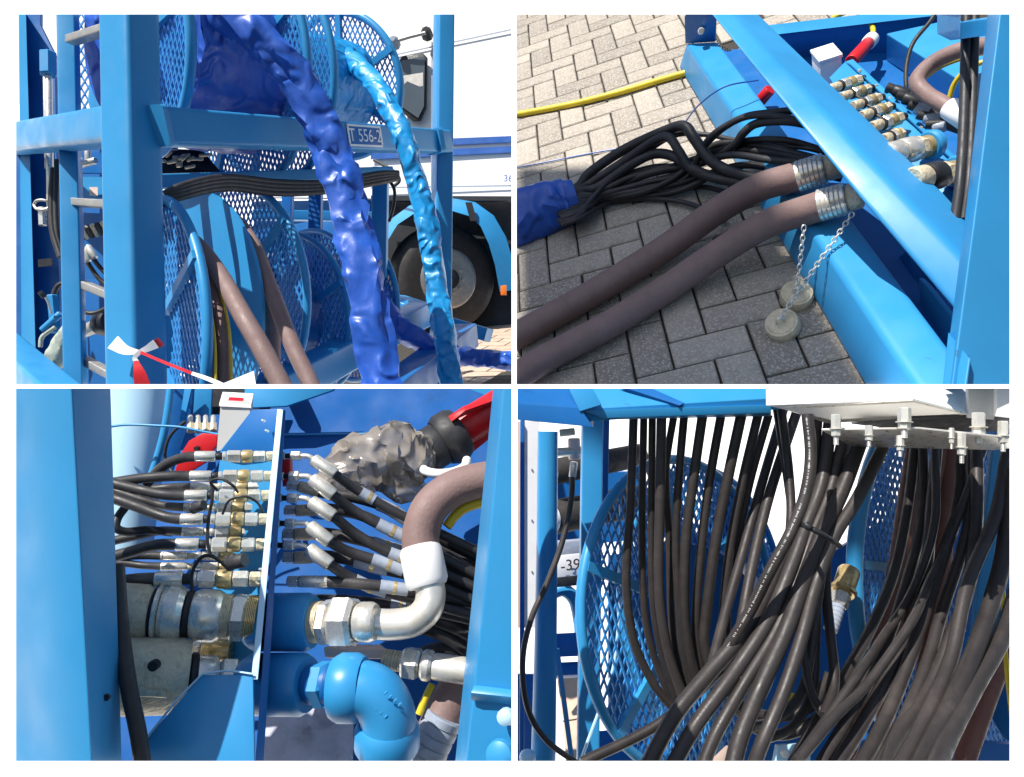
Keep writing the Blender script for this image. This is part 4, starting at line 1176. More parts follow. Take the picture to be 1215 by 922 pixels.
# right side elbows and taped hoses
def wrap(t, pts, x0, x1, w):
    """grey tape wound round the stretch of a hose between two picture columns"""
    q = spline([Q(p) for p in pts], 24)
    sel = [p for p in q if x0 <= CX + (p - CAM).x / (p - CAM).y * F <= x1]
    if len(sel) < 3: return
    r = R_(w * 1.1, sum((p - CAM).y for p in sel) / len(sel))
    mb = MB(); sweep(mb, sel, r, 16); mb.build('tape_wrap', M['tape'], t, smooth=60)
    k = len(sel) // 2
    mb = MB(); sweep(mb, sel[k:k + max(3, len(sel) // 6)], r * 1.05, 16); mb.build('tape_mark', M['brass'], t, smooth=60)
EL = [(331, 541, 357, (373, 546), (398, 563), [(425, 582), (470, 608), (520, 632), (580, 660)], (427, 583, 448, 595), 11),
      (329, 565, 355, (371, 569), (396, 588), [(420, 606), (455, 625), (505, 650), (580, 690)], (447, 597, 482, 621), 12),
      (327, 591, 353, (370, 596), (396, 613), [(420, 632), (460, 655), (510, 672), (580, 705)], (461, 627, 484, 644), 12),
      (325, 621, 350, (368, 625), (392, 643), [(415, 655), (455, 668), (510, 690), (580, 720)], (440, 640, 479, 660), 12),
      (322, 647, 349, (367, 652), (392, 670), [(415, 685), (450, 700), (510, 716), (580, 735)], (412, 624, 432, 637), 12)]
for k, (x0, y, x1, a, b, hp, tp, w) in enumerate(EL):
    d = 1.43 - .006 * k
    t = thing('elbow_fitting', names[k] + ' bent steel elbow fitting right of the plate', 'elbow', (x1, y, d), 'bent elbows right of the coupling plate')
    piece('adapter', (x0, y, d), (x1, y, d), 0, .3, R_(w * .8, d), M['steel'], t, 'h')
    piece('thread', (x0, y, d), (x1, y, d), .3, .55, R_(w * .55, d), M['dark'], t, 'g')
    piece('nut', (x0, y, d), (x1, y, d), .55, 1, R_(w * 1.05, d), M['steel'], t, 'h', .3)
    hose('bend', [(x1, y, d), (x1 + 7, y, d), (a[0] - 4, a[1] - 3, d), (a[0] + 2, a[1] + 2, d)], w * .55, M['steel'], parent=t)
    piece('ferrule', (a[0], a[1], d), (b[0], b[1], d - .005), -.05, 1, R_(w * 1.4, d), M['steel'], t, 'c')
    hose('hose', [(a[0] + 8, a[1] + 6, d), (b[0], b[1], d)] + [(x, yy, d + .02 + .01 * i) for i, (x, yy) in enumerate(hp)], w * 1.05, M['rubber'], parent=t)
    wrap(t, [(a[0] + 8, a[1] + 6, d), (b[0], b[1], d)] + [(x, yy, d + .02 + .01 * i) for i, (x, yy) in enumerate(hp)], [428, 447, 461, 440, 421][k], [446, 482, 484, 479, 460][k], w * 1.12)
TH = [([(355, 577, 1.5), (380, 584, 1.5), (420, 590, 1.5), (460, 603, 1.51), (500, 628, 1.52), (580, 668, 1.54)], 14, (447, 597), (483, 620)),
      ([(352, 606, 1.49), (390, 604, 1.49), (430, 612, 1.5), (470, 632, 1.51), (520, 655, 1.52), (580, 690, 1.53)], 14, (461, 627), (486, 642)),
      ([(350, 634, 1.48), (385, 633, 1.48), (425, 640, 1.48), (460, 650, 1.49), (520, 668, 1.5), (580, 700, 1.51)], 15, (440, 642), (480, 657)),
      ([(350, 662, 1.46), (385, 660, 1.46), (420, 665, 1.46), (460, 676, 1.46), (520, 690, 1.48), (580, 715, 1.5)], 15, (421, 664), (462, 677)),
      ([(355, 690, 1.42), (390, 690, 1.42), (430, 693, 1.42), (470, 698, 1.43), (520, 706, 1.45), (580, 722, 1.48)], 14, (450, 695), (484, 700)),
      ([(355, 712, 1.46), (400, 712, 1.46), (450, 716, 1.47), (500, 722, 1.48), (580, 740, 1.5)], 14, (462, 717), (482, 720))]
tl = ['topmost', 'second', 'third', 'fourth', 'fifth', 'lowest']
for k, (pts, w, a, b) in enumerate(TH):
    d = pts[2][2]
    t = thing('taped_hose', tl[k] + ' straight black hose with grey tape wrap right of plate', 'hose', pts[0], 'taped hoses right of the coupling plate')
    piece('nut', (pts[0][0] - 14, pts[0][1], d), (pts[0][0], pts[0][1], d), 0, 1, R_(w * .95, d), M['steel'], t, 'h')
    piece('ferrule', pts[0], pts[1], -.0, 1, R_(w * 1.0, d), M['steel'] if k > 3 else M['dull'], t, 'c')
    hose('hose', pts, w * .95, M['rubber'], parent=t)
    wrap(t, pts, a[0], b[0], w)
for k, pts in enumerate([[(500, 640, 1.6), (540, 655, 1.58), (590, 690, 1.56)], [(500, 690, 1.58), (545, 715, 1.57), (590, 745, 1.55)], [(505, 730, 1.6), (545, 745, 1.58), (590, 770, 1.56)],
                         [(440, 722, 1.6), (500, 742, 1.6), (540, 760, 1.6), (590, 800, 1.6)], [(490, 780, 1.64), (530, 770, 1.62), (590, 785, 1.6)]]):
    hose('dark_hose', pts, 19, M['rubber'], 'black hose passing behind the brown hose in the shade', 'hose', 'black hoses behind the brown bend')

# the two large couplings left of the plate
big1 = thing('large_coupling', 'largest clean steel coupling of two sleeves entering the plate', 'coupling', (220, 728, 1.36))
A, B = P(128, 725, 1.33), P(305, 733, 1.38)
piece('cast_end', A, B, -.1, .29, R_(66, 1.34), M['dull'], big1)
piece('seal_ring', A, B, .29, .31, R_(60, 1.34), M['dark'], big1)
piece('outer_sleeve', A, B, .31, .35, R_(66, 1.35), M['steel'], big1)
piece('sleeve', A, B, .355, .51, R_(66, 1.35), M['steel'], big1)
piece('groove', A, B, .51, .56, R_(58, 1.35), M['dark'], big1)
piece('second_sleeve', A, B, .56, .76, R_(61, 1.36), M['steel'], big1)
piece('thread', A, B, .76, .82, R_(52, 1.36), M['dull'], big1, 'g')
piece('nut', A, B, .82, .93, R_(58, 1.37), M['steel'], big1, 'h', .4)
piece('washer', A, B, .93, 1.0, R_(52, 1.37), M['brass'], big1, 'g')
big2 = thing('large_coupling', 'pitted cast coupling with a drilled hole under the largest one', 'coupling', (190, 805, 1.3))
A, B = P(120, 803, 1.27), P(300, 800, 1.36)
piece('cast_body', A, B, -.1, .56, R_(88, 1.3), M['dull'], big2)
piece('neck', A, B, .56, .62, R_(52, 1.32), M['dark'], big2)
piece('sleeve', A, B, .58, .76, R_(44, 1.33), M['steel'], big2)
piece('nut', A, B, .77, .9, R_(40, 1.34), M['steel'], big2, 'h', .2)
q = P(181, 791, 1.29 - R_(88, 1.3) * .95); turned('hole', q + Vector((0, .012, 0)), q + Vector((0, -.0005, .0005)), [(0, .0085), (1, .0085)], M['ink'], big2)
plate('cast_lug', [(160, 817, 1.235), (192, 818, 1.235), (194, 828, 1.23), (160, 826, 1.23)], .02, M['dull'], big2, bevel=.003)
piece('rear_nut', (225, 770, 1.42), (275, 772, 1.42), 0, .3, R_(22, 1.42), M['steel'], big2, 'h')
piece('rear_sleeve', (225, 770, 1.42), (275, 772, 1.42), .34, 1, R_(26, 1.42), M['brass'], big2)
hose('black_hose', [(138, 670, 1.16), (143, 740, 1.14), (152, 810, 1.12), (164, 870, 1.11), (172, 925, 1.1)], 19, M['rubber'], 'thick black hose hanging straight down along the dark post', 'hose')

# right side: blue sockets, steel bend, brown hose
s1 = thing('pipe_bend', 'bright steel pipe bend with big hex nut from the upper blue socket', 'pipe', (340, 738, 1.4))
A, B = P(300, 738, 1.4), P(372, 738, 1.38)
piece('blue_socket', A, B, 0, 1, R_(67, 1.39), M['blue'], s1)
piece('nipple', A, B, 1.0, 1.14, R_(48, 1.38), M['dull'], s1, 'g')
piece('thin_nut', A, B, 1.13, 1.29, R_(53, 1.38), M['steel'], s1, 'h', .5)
piece('hex_nut', A, B, 1.31, 1.68, R_(62, 1.38), M['steel'], s1, 'h', .2)
piece('collar', A, B, 1.7, 2.0, R_(46, 1.38), M['steel'], s1)
hose('bend', [(440, 740, 1.38), (465, 741, 1.38), (490, 737, 1.38), (506, 724, 1.38), (511, 706, 1.39), (508, 686, 1.4)], 36, M['stainless'], parent=s1, n=24)
fr = piece('ferrule', P(511, 712, 1.39), P(498, 648, 1.42), .25, 1, R_(51, 1.4), M['white'], s1)
bh = hose('brown_hose', [(505, 690, 1.41), (500, 655, 1.42), (500, 630, 1.43), (510, 603, 1.44), (532, 583, 1.46), (560, 572, 1.48), (600, 566, 1.5)], 44, M['brown'],
          'thick brown hose arching up from the white ferrule', 'hose', 'thick brown hoses', n=24)
hose('yellow_band', [(530, 625, 1.46), (540, 612, 1.47), (556, 601, 1.48), (590, 592, 1.5)], 12, M['yellow'], 'yellow hose peeping out under the arching brown hose', 'hose')
s2 = thing('cast_elbow', 'blue cast iron elbow with raised lettering on the lower blue socket', 'elbow', (440, 850, 1.32))
A, B = P(296, 812, 1.35), P(365, 812, 1.32)
piece('blue_socket', A, B, -.05, 1, R_(71, 1.34), M['blue'], s2)
piece('nipple', A, B, 1.0, 1.55, R_(46, 1.32), M['deep_blue'], s2, 'c')
piece('hex', A, B, 1.13, 1.36, R_(54, 1.32), M['blue'], s2, 'h', .45)
piece('thread', A, B, 1.40, 1.5, R_(50, 1.32), M['deep_blue'], s2, 'g')
mb = MB()
arc = [P(428, 818, 1.3)]
for i in range(13):
    a = math.pi / 2 * i / 12
    arc.append(P(428 + 33 * math.sin(a), 818 + 42 * (1 - math.cos(a)), 1.3))
arc.append(P(461, 872, 1.3))
sweep(mb, arc, lambda t: R_(66, 1.3), 32)
mb.build('elbow_body', M['blue'], s2, smooth=60)
piece('collar', (396, 816, 1.31), (432, 816, 1.305), 0, 1, R_(80, 1.3), M['blue'], s2)
piece('lower_collar', (460, 858, 1.3), (459, 892, 1.31), 0, 1, R_(78, 1.3), M['blue'], s2)
piece('lower_nipple', (460, 889, 1.31), (459, 925, 1.32), 0, 1, R_(60, 1.31), M['steel'], s2, 'g')
# worn raised marks on the casting: only their lumps can be made out
ctr = P(461, 838, 1.3 - R_(74, 1.3) - .0004)
for k in range(8):
    row = 0 if k < 4 else 1
    i = k % 4
    x = (458 + i * 5.5) if row == 0 else (440 + i * 5.8)
    y = (822 + i * 4.6) if row == 0 else (838 + i * 4.2)
    dx = x - 448; rr = R_(74, 1.3)
    q = P(x, y, 1.3 - rr * .86)
    turned('raised_mark', q + Vector((-.003, 0, -.003)), q + Vector((.003, 0, .003)), [(0, .0012), (.5, .0022), (1, .0012)], M['blue'], s2, n=6)
s3 = thing('steel_fitting', 'short steel tube fitting with hex nut behind the cast elbow', 'fitting', (500, 790, 1.42))
A, B = P(455, 782, 1.42), P(560, 797, 1.4)
piece('nipple', A, B, 0, .22, R_(24, 1.42), M['dull'], s3, 'g')
piece('nut', A, B, .22, .42, R_(38, 1.42), M['steel'], s3, 'h', .3)
piece('sleeve', A, B, .44, .56, R_(36, 1.42), M['steel'], s3)
piece('tube', A, B, .56, 1.1, R_(31, 1.42), M['stainless'], s3)
s4 = thing('brass_tag', 'pink tinged plastic tag lying under the big hex nut', 'tag', (420, 775, 1.43))
prism('tag', [(384, 768, 1.42), (400, 764, 1.44), (400, 782, 1.44), (386, 780, 1.42)], [(458, 770, 1.42), (450, 764, 1.44), (450, 782, 1.44), (456, 782, 1.42)], M['tag'] if 'tag' in M else M['grey'], s4, r=.004)
lowh = thing('brown_hose', 'thick brown hose with yellow print and ribbed ferrule below the fitting', 'hose', (520, 850, 1.4), 'thick brown hoses')
hose('hose', [(548, 800, 1.47), (540, 820, 1.46), (528, 845, 1.44), (512, 880, 1.42), (500, 930, 1.4)], 46, M['brown'], parent=lowh, n=24)
hose('yellow_print', [(513, 812, 1.425), (505, 828, 1.42), (497, 848, 1.41)], 9, M['yellow'], parent=lowh)
piece('ferrule', (528, 850, 1.42), (494, 920, 1.4), 0, 1, R_(46, 1.42), M['tape'], lowh, 'g')

# plastic-wrapped connector
pc = thing('wrapped_connector', 'red connector on black collar with its end wrapped in clear plastic bag', 'connector', (480, 570, 1.8))
A, B = P(500, 540, 1.78), P(600, 478, 1.85)
piece('collar', A, B, -.05, .26, R_(54, 1.78), M['rubber'], pc)
piece('collar_flange', A, B, .22, .46, R_(66, 1.78), M['rubber'], pc)
piece('red_body', A, B, .4, 1.3, R_(44, 1.8), M['red'], pc)
prism('red_rib', [(532, 494, 1.76), (550, 482, 1.76), (552, 487, 1.74), (536, 500, 1.74)], [(590, 470, 1.82), (600, 464, 1.82), (600, 470, 1.8), (592, 476, 1.8)], M['red'], pc, r=.002)
plate('red_foot', [(548, 548, 1.8), (556, 532, 1.79), (585, 505, 1.82), (585, 518, 1.82)], .02, M['red'], pc, bevel=.003)
sleeve('plastic_bag', [(388, 590, 1.66), (405, 566, 1.68), (432, 548, 1.7), (462, 540, 1.72), (490, 540, 1.74), (508, 536, 1.76)], [20, 56, 70, 76, 70, 40], .8, M['bag'], pc, seed=9, amp=.24, per=5, n=20, along=1.0, crumple=45)
sleeve('bag_tail', [(455, 560, 1.69), (475, 575, 1.7), (500, 580, 1.72), (508, 578, 1.73)], [40, 44, 24, 6], .4, M['bag'], pc, seed=4, amp=.2, per=4, n=12, crumple=75)
hose('strap_ring', [(499, 552, 1.72), (505, 559, 1.69), (520, 562, 1.67), (538, 560, 1.68), (551, 554, 1.7), (554, 546, 1.74)], 11, M['white'], parent=pc)

# red valve handle and small things behind
vh = thing('valve_handle', 'flat red valve handle behind the hoses', 'handle', (230, 560, 1.62))
plate('blade', [(205, 566, 1.6), (213, 540, 1.6), (224, 523, 1.6), (240, 514, 1.6), (257, 516, 1.6), (257, 528, 1.6), (246, 548, 1.6), (216, 566, 1.6)], .008, M['red'], vh, bevel=.002)
q = P(235, 532, 1.595); turned('pivot', q, q + Vector((0, -.012, 0)), [(0, .006), (1, .005)], M['dark'], vh, n=6)
plate('red_stub', [(333, 545, 1.53), (344, 545, 1.53), (345, 576, 1.53), (335, 578, 1.53)], .02, M['red'], vh, bevel=.002)
for k in range(4):
    t = thing('small_fitting', 'tiny grey fitting in the row beside the grey white box', 'fitting', (226 + 9*k, 500, 1.75), 'tiny fittings beside the box')
    piece('body', (226 + 9*k, 512, 1.74), (226 + 9*k, 494, 1.78), 0, .5, R_(9, 1.75), M['dull'], t, 'h')
    piece('stem', (226 + 9*k, 512, 1.74), (226 + 9*k, 494, 1.78), .5, 1, R_(6, 1.75), M['steel'], t)
hose('blue_cable', [(120, 508, 1.66), (150, 504, 1.66), (185, 505, 1.66), (215, 507, 1.66), (240, 512, 1.66), (262, 516, 1.66)], 3, M['blue'], 'thin light blue cable crossing in front of the pale tube', 'cable', n=8)
hose('black_cable', [(220, 500, 1.7), (206, 512, 1.7), (198, 526, 1.7), (196, 545, 1.7), (204, 560, 1.68)], 4, M['rubber'], 'thin black cable curling beside the red valve handle', 'cable', n=8)

# ================================================================== lower right display: hoses hanging under the beam
CUR[0] = 'lower_right'
fr4 = thing('support_frame', 'blue support frame with folded top beam above the hanging hoses', 'frame', (700, 903, 2.0))
def lft(name, rows, mat, parent, r=.0):
    mb = MB(); mb.rings([ring_poly([Q(p) for p in c], r, 3) for c in rows])
    return mb.build(name, mat, parent, smooth=40)
lft('top_beam', [[(600, 440, 1.7), (600, 478, 1.62), (600, 497, 1.6), (600, 470, 1.9)], [(690, 440, 1.72), (688, 484, 1.64), (704, 507, 1.64), (704, 470, 1.92)]], M['deep_blue'], fr4, .002)
lft('top_beam', [[(690, 440, 1.74), (686, 486, 1.66), (700, 500, 1.67), (700, 470, 1.92)], [(925, 430, 1.76), (925, 472, 1.68), (925, 486, 1.69), (925, 460, 1.92)]], M['blue'], fr4, .002)
lft('bottom_lip', [[(690, 487, 1.655), (716, 496, 1.66), (718, 498, 1.72), (692, 492, 1.72)], [(915, 480, 1.675), (915, 490, 1.68), (915, 494, 1.74), (915, 484, 1.74)]], M['blue'], fr4, .001)
plate('gusset', [(672, 455, 1.655), (700, 455, 1.66), (714, 480, 1.645), (688, 488, 1.635)], .006, M['blue'], fr4, bevel=.001)
plate('stiffener', [(760, 455, 1.70), (812, 478, 1.665), (806, 481, 1.66), (735, 458, 1.69)], .008, M['deep_blue'], fr4)
hose('upright_tube', [(650, 512, 2.1), (649, 640, 2.08), (647, 780, 2.06), (644, 930, 2.04)], [24, 25, 27, 30], M['blue'], parent=fr4, n=24)
beam('upright_post', (703, 470, 2.15), (697, 930, 2.05), .058, .05, M['blue'], fr4, hint=Vector((0, -1, 0)), r=.005)
beam('upright_flange', (717, 490, 2.2), (714, 620, 2.18), .03, .02, M['deep_blue'], fr4, hint=Vector((0, -1, 0)), r=.003)
beam('edge_tube', (620, 470, 2.3), (619, 930, 2.2), .014, .02, M['deep_blue'], fr4, hint=Vector((0, -1, 0)), r=.004)
plate('brace', [(658, 770, 2.1), (664, 770, 2.1), (682, 905, 2.06), (676, 905, 2.06)], .01, M['blue'], fr4)
plate('base_rail', [(655, 752, 2.3), (700, 750, 2.3), (700, 778, 2.28), (655, 780, 2.28)], .05, M['deep_blue'], fr4, bevel=.003)
plate('base_rail', [(655, 786, 2.3), (700, 784, 2.3), (700, 800, 2.28), (655, 802, 2.28)], .05, M['deep_blue'], fr4, bevel=.003)
plate('side_rail', [(610, 800, 2.35), (645, 800, 2.33), (645, 920, 2.25), (610, 920, 2.27)], .04, M['deep_blue'], fr4, bevel=.003)
lft('low_beam', [[(700, 868, 2.2), (700, 905, 2.12), (700, 925, 2.12), (700, 880, 2.3)], [(960, 845, 2.4), (960, 880, 2.32), (960, 915, 2.32), (960, 860, 2.5)]], M['deep_blue'], fr4, .002)
q = P(626, 898, 2.0); turned('frame_bolt', q, q + Vector((0, -.02, 0)), [(0, .022), (.6, .02), (1, .01)], M['pale'], fr4, n=16)

# reels of expanded metal behind the hoses
def reel(label, x, y, d, a, b, sign, rim, spokes, hub, mat=M['mesh_blue'], r0=.3, pitch=.05, group='expanded metal hose reels', tilt=0.0, w=.005):
    c, n, e1, e2, R = disc_frame(x, y, d, a, b, sign)
    t = thing('hose_reel', label, 'reel', c - e1 * R, group)
    torus('rim', c, n, e1, e2, R, rim, M['blue'], t, N=72)
    expanded('mesh_panel', c, n, e1, e2, mat, t, R=R, r0=R * r0, pitch=pitch, ratio=.5, w=w)
    for k in range(spokes):
        th = 2 * math.pi * (k + .3 + tilt) / spokes
        dr = e1 * math.cos(th) + e2 * math.sin(th); tt = n.cross(dr)
        mb = MB(); mb.box(c + dr * R * (1 + r0) / 2 + n * .006, dr * R * (1 - r0) / 2, tt * .012, n * .008)
        mb.build('spoke', M['blue'], t, smooth=0)
    if hub:
        turned('hub', c + n * .01, c + Vector((.14, .32, -.06)) * (hub / .32), [(0, R * r0), (1, R * r0)], M['deep_blue'], t, n=40, smooth=60)
    c2 = c + Vector((.14, .32, -.06))
    torus('rear_rim', c2, n, e1, e2, R, rim, M['blue'], t, N=60)
    expanded('rear_mesh', c2, n, e1, e2, mat, t, R=R, r0=R * r0, pitch=pitch, ratio=.5, w=w * 1.4)
    return t, c, n, e1, e2, R
reel('blue mesh reel with round rim behind the straight black hoses', 803, 722, 2.02, 114, 166, 1, .013, 6, .3, r0=.42)
reel('blue mesh reel with curved rim behind the tied hose bundle', 1150, 686, 2.35, 136, 205, 1, .022, 6, .25, r0=.3, tilt=.2)
for i, (pp, mm) in enumerate([([(800, 640, 2.28), (815, 700, 2.26), (820, 780, 2.25), (815, 860, 2.25)], [50, 60, 62, 50])]):
    t = thing('rolled_tarp', 'dark blue tarpaulin rolled on the reel behind straight hoses', 'tarp', pp[2])
    sleeve('tarp', pp, mm, .5, M['tarp'], t, seed=6, amp=.25, per=6, n=16)
t = thing('rolled_tarp', 'shiny blue tarpaulin bulging beside the printed hose', 'tarp', (858, 650, 2.2))
sleeve('tarp', [(866, 590, 2.25), (862, 630, 2.22), (855, 670, 2.2), (860, 720, 2.2)], [26, 40, 42, 24], .6, M['tarp'], t, seed=2, amp=.3, per=6, n=14)

# things beyond the frame at the left
for k, (y, w, lb) in enumerate([(556, 30, 'upper grey roller pipe beyond the round post'), (610, 40, 'lower grey roller pipe beyond the round post')]):
    t = thing('roller_pipe', lb, 'pipe', (690, y, 3.0), 'roller pipes behind the frame')
    A, B = P(655, y + 4, 2.95), P(760, y - 16, 3.25)
    piece('pipe', A, B, 0, 1, R_(w, 3.0), M['tyre'], t)
    piece('end_cap', A, B, -.06, 0, R_(w * .9, 3.0), M['white'], t)
t = thing('pipe_joint', 'cream pipe joint bolted between the two blue uprights', 'pipe', (672, 530, 2.5))
piece('cross', (658, 537, 2.4), (692, 535, 2.42), 0, 1, R_(11, 2.4), M['stainless'], t)
piece('rise', (682, 545, 2.42), (681, 520, 2.42), 0, 1, R_(15, 2.4), M['tag'], t)
piece('stub', (664, 514, 2.5), (682, 512, 2.5), 0, 1, R_(9, 2.5), M['canvas'], t)
pl = thing('number_plate', 'white number plate low between the blue uprights', 'sign', (676, 684, 2.6))
plate('plate', [(655, 660, 2.6), (694, 656, 2.62), (694, 682, 2.62), (653, 686, 2.6)], .004, M['white'], pl, bevel=.0008)
pr_ = P(694, 656, 2.62) - P(655, 660, 2.6)
lettering('number', '-39', P(677, 671, 2.596), pr_, Vector((0, 0, 1)), .054, M['ink'], pl)
bm_ = thing('bumper', 'grey bumper bar around the white number plate', 'bumper', (675, 690, 2.66))
plate('upper_bar', [(650, 644, 2.66), (698, 640, 2.68), (698, 657, 2.68), (650, 661, 2.66)], .03, M['tape'], bm_, bevel=.004)
plate('lower_bar', [(650, 686, 2.66), (698, 682, 2.68), (698, 694, 2.68), (650, 698, 2.66)], .03, M['dark'], bm_, bevel=.004)
lc = thing('lorry', 'white lorry side with rivets behind the round blue post', 'lorry', (630, 760, 3.0))
plate('panel', [(621, 500, 2.9), (640, 500, 2.9), (640, 745, 2.9), (621, 745, 2.9)], .02, M['white'], lc)
for y in (557, 617, 678):
    q = P(631, y, 2.897); turned('rivet', q, q + Vector((0, -.004, 0)), [(0, .004), (1, .002)], M['alu'], lc, n=8)
plate('panel_edge', [(614, 500, 2.88), (620, 500, 2.88), (620, 745, 2.88), (614, 745, 2.88)], .02, M['tag'], lc)
plate('cab_block', [(655, 560, 3.6), (760, 560, 3.6), (760, 640, 3.6), (655, 650, 3.6)], .05, M['deep_blue'], lc)
t = thing('mudguard', 'blue curved mudguard below the bumper between the uprights', 'mudguard', (672, 735, 2.7))
hose('mudguard', [(650, 706, 2.75), (668, 700, 2.75), (682, 712, 2.75), (688, 738, 2.75), (690, 760, 2.75)], 16, M['blue'], parent=t)
t = thing('paving_strip', 'strip of pale paving seen between blue uprights', 'paving', (678, 880, 3.0))
plate('slab', [(660, 795, 3.3), (700, 793, 3.3), (700, 850, 3.1), (668, 855, 3.1)], .03, M['pinkpaver'], t)
plate('slab', [(668, 857, 3.09), (700, 852, 3.09), (700, 910, 2.9), (672, 910, 2.9)], .03, M['pinkpaver'], t)

# stainless box with bolted gland plate
sb = thing('junction_box', 'white stainless junction box bolted over a clear gland plate', 'box', (1030, 500, 1.6))
lft('box', [[(909, 430, 1.66), (909, 481, 1.62), (985, 498, 1.6), (985, 440, 1.9)], [(1086, 430, 1.5), (1082, 474, 1.48), (1146, 491, 1.5), (1146, 440, 1.8)]], M['white'], sb, .002)
plate('underside', [(925, 484, 1.615), (1083, 475, 1.478), (1148, 492, 1.5), (1095, 497, 1.6), (980, 502, 1.66)], .004, M['stainless'], sb)
plate('bracket', [(1148, 440, 1.5), (1183, 440, 1.5), (1180, 498, 1.5), (1150, 496, 1.5)], .01, M['grey'], sb, bevel=.001)
plate('side_cover', [(1183, 440, 1.49), (1215, 440, 1.49), (1215, 498, 1.49), (1183, 494, 1.49)], .01, M['white'], sb)
plate('gland_plate', [(975, 511, 1.46), (1090, 509, 1.42), (1215, 522, 1.42), (1215, 530, 1.5), (1180, 534, 1.62), (1010, 530, 1.66)], .004, M['stainless'], sb, bevel=.0006)
plate('upper_gland_plate', [(1010, 503, 1.56), (1175, 492, 1.5), (1215, 500, 1.5), (1215, 512, 1.58), (1085, 512, 1.62)], .004, M['dark'], sb, bevel=.0006)
for k, (x, y, w, d) in enumerate([(992, 502, 12, 1.44), (1031, 512, 9, 1.44), (1073, 494, 15, 1.42), (1068, 524, 9, 1.42), (1129, 515, 6, 1.42), (1141, 524, 10, 1.42), (1161, 500, 15, 1.44), (1190, 510, 11, 1.43)]):
    h = 26 if w > 9 else 18
    A, B = P(x, y - h * .4, d), P(x, y + h, d - .005)
    piece('bolt_head', A, B, 0, .45, R_(w, d), M['stainless'], sb, 'h', .2 * k)
    piece('nut', A, B, .5, .72, R_(w * .95, d), M['stainless'], sb, 'h', .3 * k)
    piece('shank', A, B, .72, 1, R_(w * .5, d), M['steel'], sb, 'g')
    piece('washer', A, B, .45, .5, R_(w * 1.3, d), M['stainless'], sb)

# straight hanging hoses
S1 = [([(752, 490), (748, 600), (743, 690), (752, 760), (776, 812), (800, 842)], 10.5, 1.80), ([(764, 490), (762, 600), (763, 700), (772, 765), (798, 838)], 9, 1.83),
      ([(774, 490), (773, 600), (774, 700), (784, 770), (806, 834)], 9, 1.79), ([(785, 490), (783, 600), (782, 700), (792, 770), (812, 832)], 12, 1.76),
      ([(800, 490), (790, 560), (794, 640), (796, 720), (802, 775), (818, 826)], 9, 1.82), ([(812, 490), (806, 560), (802, 640), (806, 720), (810, 770), (822, 820)], 10, 1.78),
      ([(834, 490), (824, 560), (814, 640), (812, 720), (818, 775), (828, 812)], 12, 1.75), ([(856, 490), (842, 570), (832, 650), (826, 730), (828, 770), (836, 806)], 11, 1.77),
      ([(880, 490), (862, 575), (848, 650), (838, 730), (836, 765), (845, 800)], 13, 1.74), ([(900, 490), (880, 575), (866, 650), (858, 730), (856, 770), (860, 800)], 11, 1.76),
      ([(912, 492), (890, 570), (876, 640), (864, 710), (862, 760)], 10, 1.80)]
for k, (pts, w, d) in enumerate(S1):
    lb = {0: 'straight black hose hanging nearest to the round mesh rim', 3: 'thick straight black hose hanging in the row before the mesh reel', 8: 'thickest straight black hose hanging next to the tied bundle'}.get(k, ['first', 'second', 'third', 'fourth', 'fifth', 'sixth', 'seventh', 'eighth', 'ninth', 'tenth', 'eleventh', 'twelfth'][k] + ' straight black hose counted from the round mesh rim')
    hose('hanging_hose', [(x, y, d) for x, y in pts], w, M['worn'], lb, 'hose', 'straight hoses in front of the reel')

# tied bundle sweeping down to the left
S2 = [([(930, 485), (905, 570), (880, 660), (860, 730), (845, 790)], 11, 1.74), ([(945, 490), (915, 580), (895, 660), (880, 740), (872, 800)], 12, 1.72),
      ([(926, 478), (936, 560), (938, 620), (928, 680), (900, 740), (850, 800), (780, 860), (690, 905)], 11, 1.66),
      ([(968, 492), (962, 560), (950, 610), (926, 665), (890, 740), (840, 800), (800, 850), (765, 915)], 17, 1.58),
      ([(985, 500), (976, 570), (958, 620), (940, 670), (912, 735), (870, 800), (826, 860), (795, 915)], 16, 1.56),
      ([(1003, 510), (986, 580), (966, 630), (945, 690), (920, 750), (884, 810), (850, 870), (832, 915)], 14, 1.55),
      ([(1022, 520), (1000, 580), (976, 632), (954, 690), (932, 750), (905, 810), (880, 870), (868, 915)], 18, 1.53),
      ([(1048, 530), (1018, 590), (988, 640), (966, 700), (950, 760), (930, 820), (905, 880), (892, 915)], 15, 1.52),
      ([(920, 478), (934, 570), (942, 630), (950, 690), (952, 760), (962, 820), (985, 860)], 9, 1.68),
      ([(1010, 520), (990, 600), (975, 680), (965, 750), (952, 820), (918, 855), (890, 862)], 11, 1.64),
      ([(1000, 530), (984, 610), (972, 690), (968, 760), (964, 820), (940, 862), (900, 880)], 10, 1.66),
      ([(996, 540), (985, 620), (980, 690), (985, 750), (990, 810), (978, 850)], 11, 1.68)]
for k, (pts, w, d) in enumerate(S2):
    lb = {2: 'thin black hose leaving the tied bundle for the lower frame bolt', 8: 'thin black hose hanging loosely through the tied bundle', 3: 'thick black hose under the printed hose in the tied bundle', 6: 'thickest black hose in the tied bundle, under the cable tie', 7: 'black hose at the mesh side of the tied bundle'}.get(k, 'black hose held in the tied bundle sweeping down')
    hose('bundle_hose', [(x, y, d * (1.1 - .2 * i / (len(pts) - 1))) for i, (x, y) in enumerate(pts)], w * 1.05, M['worn'], lb, 'hose', 'hoses of the tied bundle')
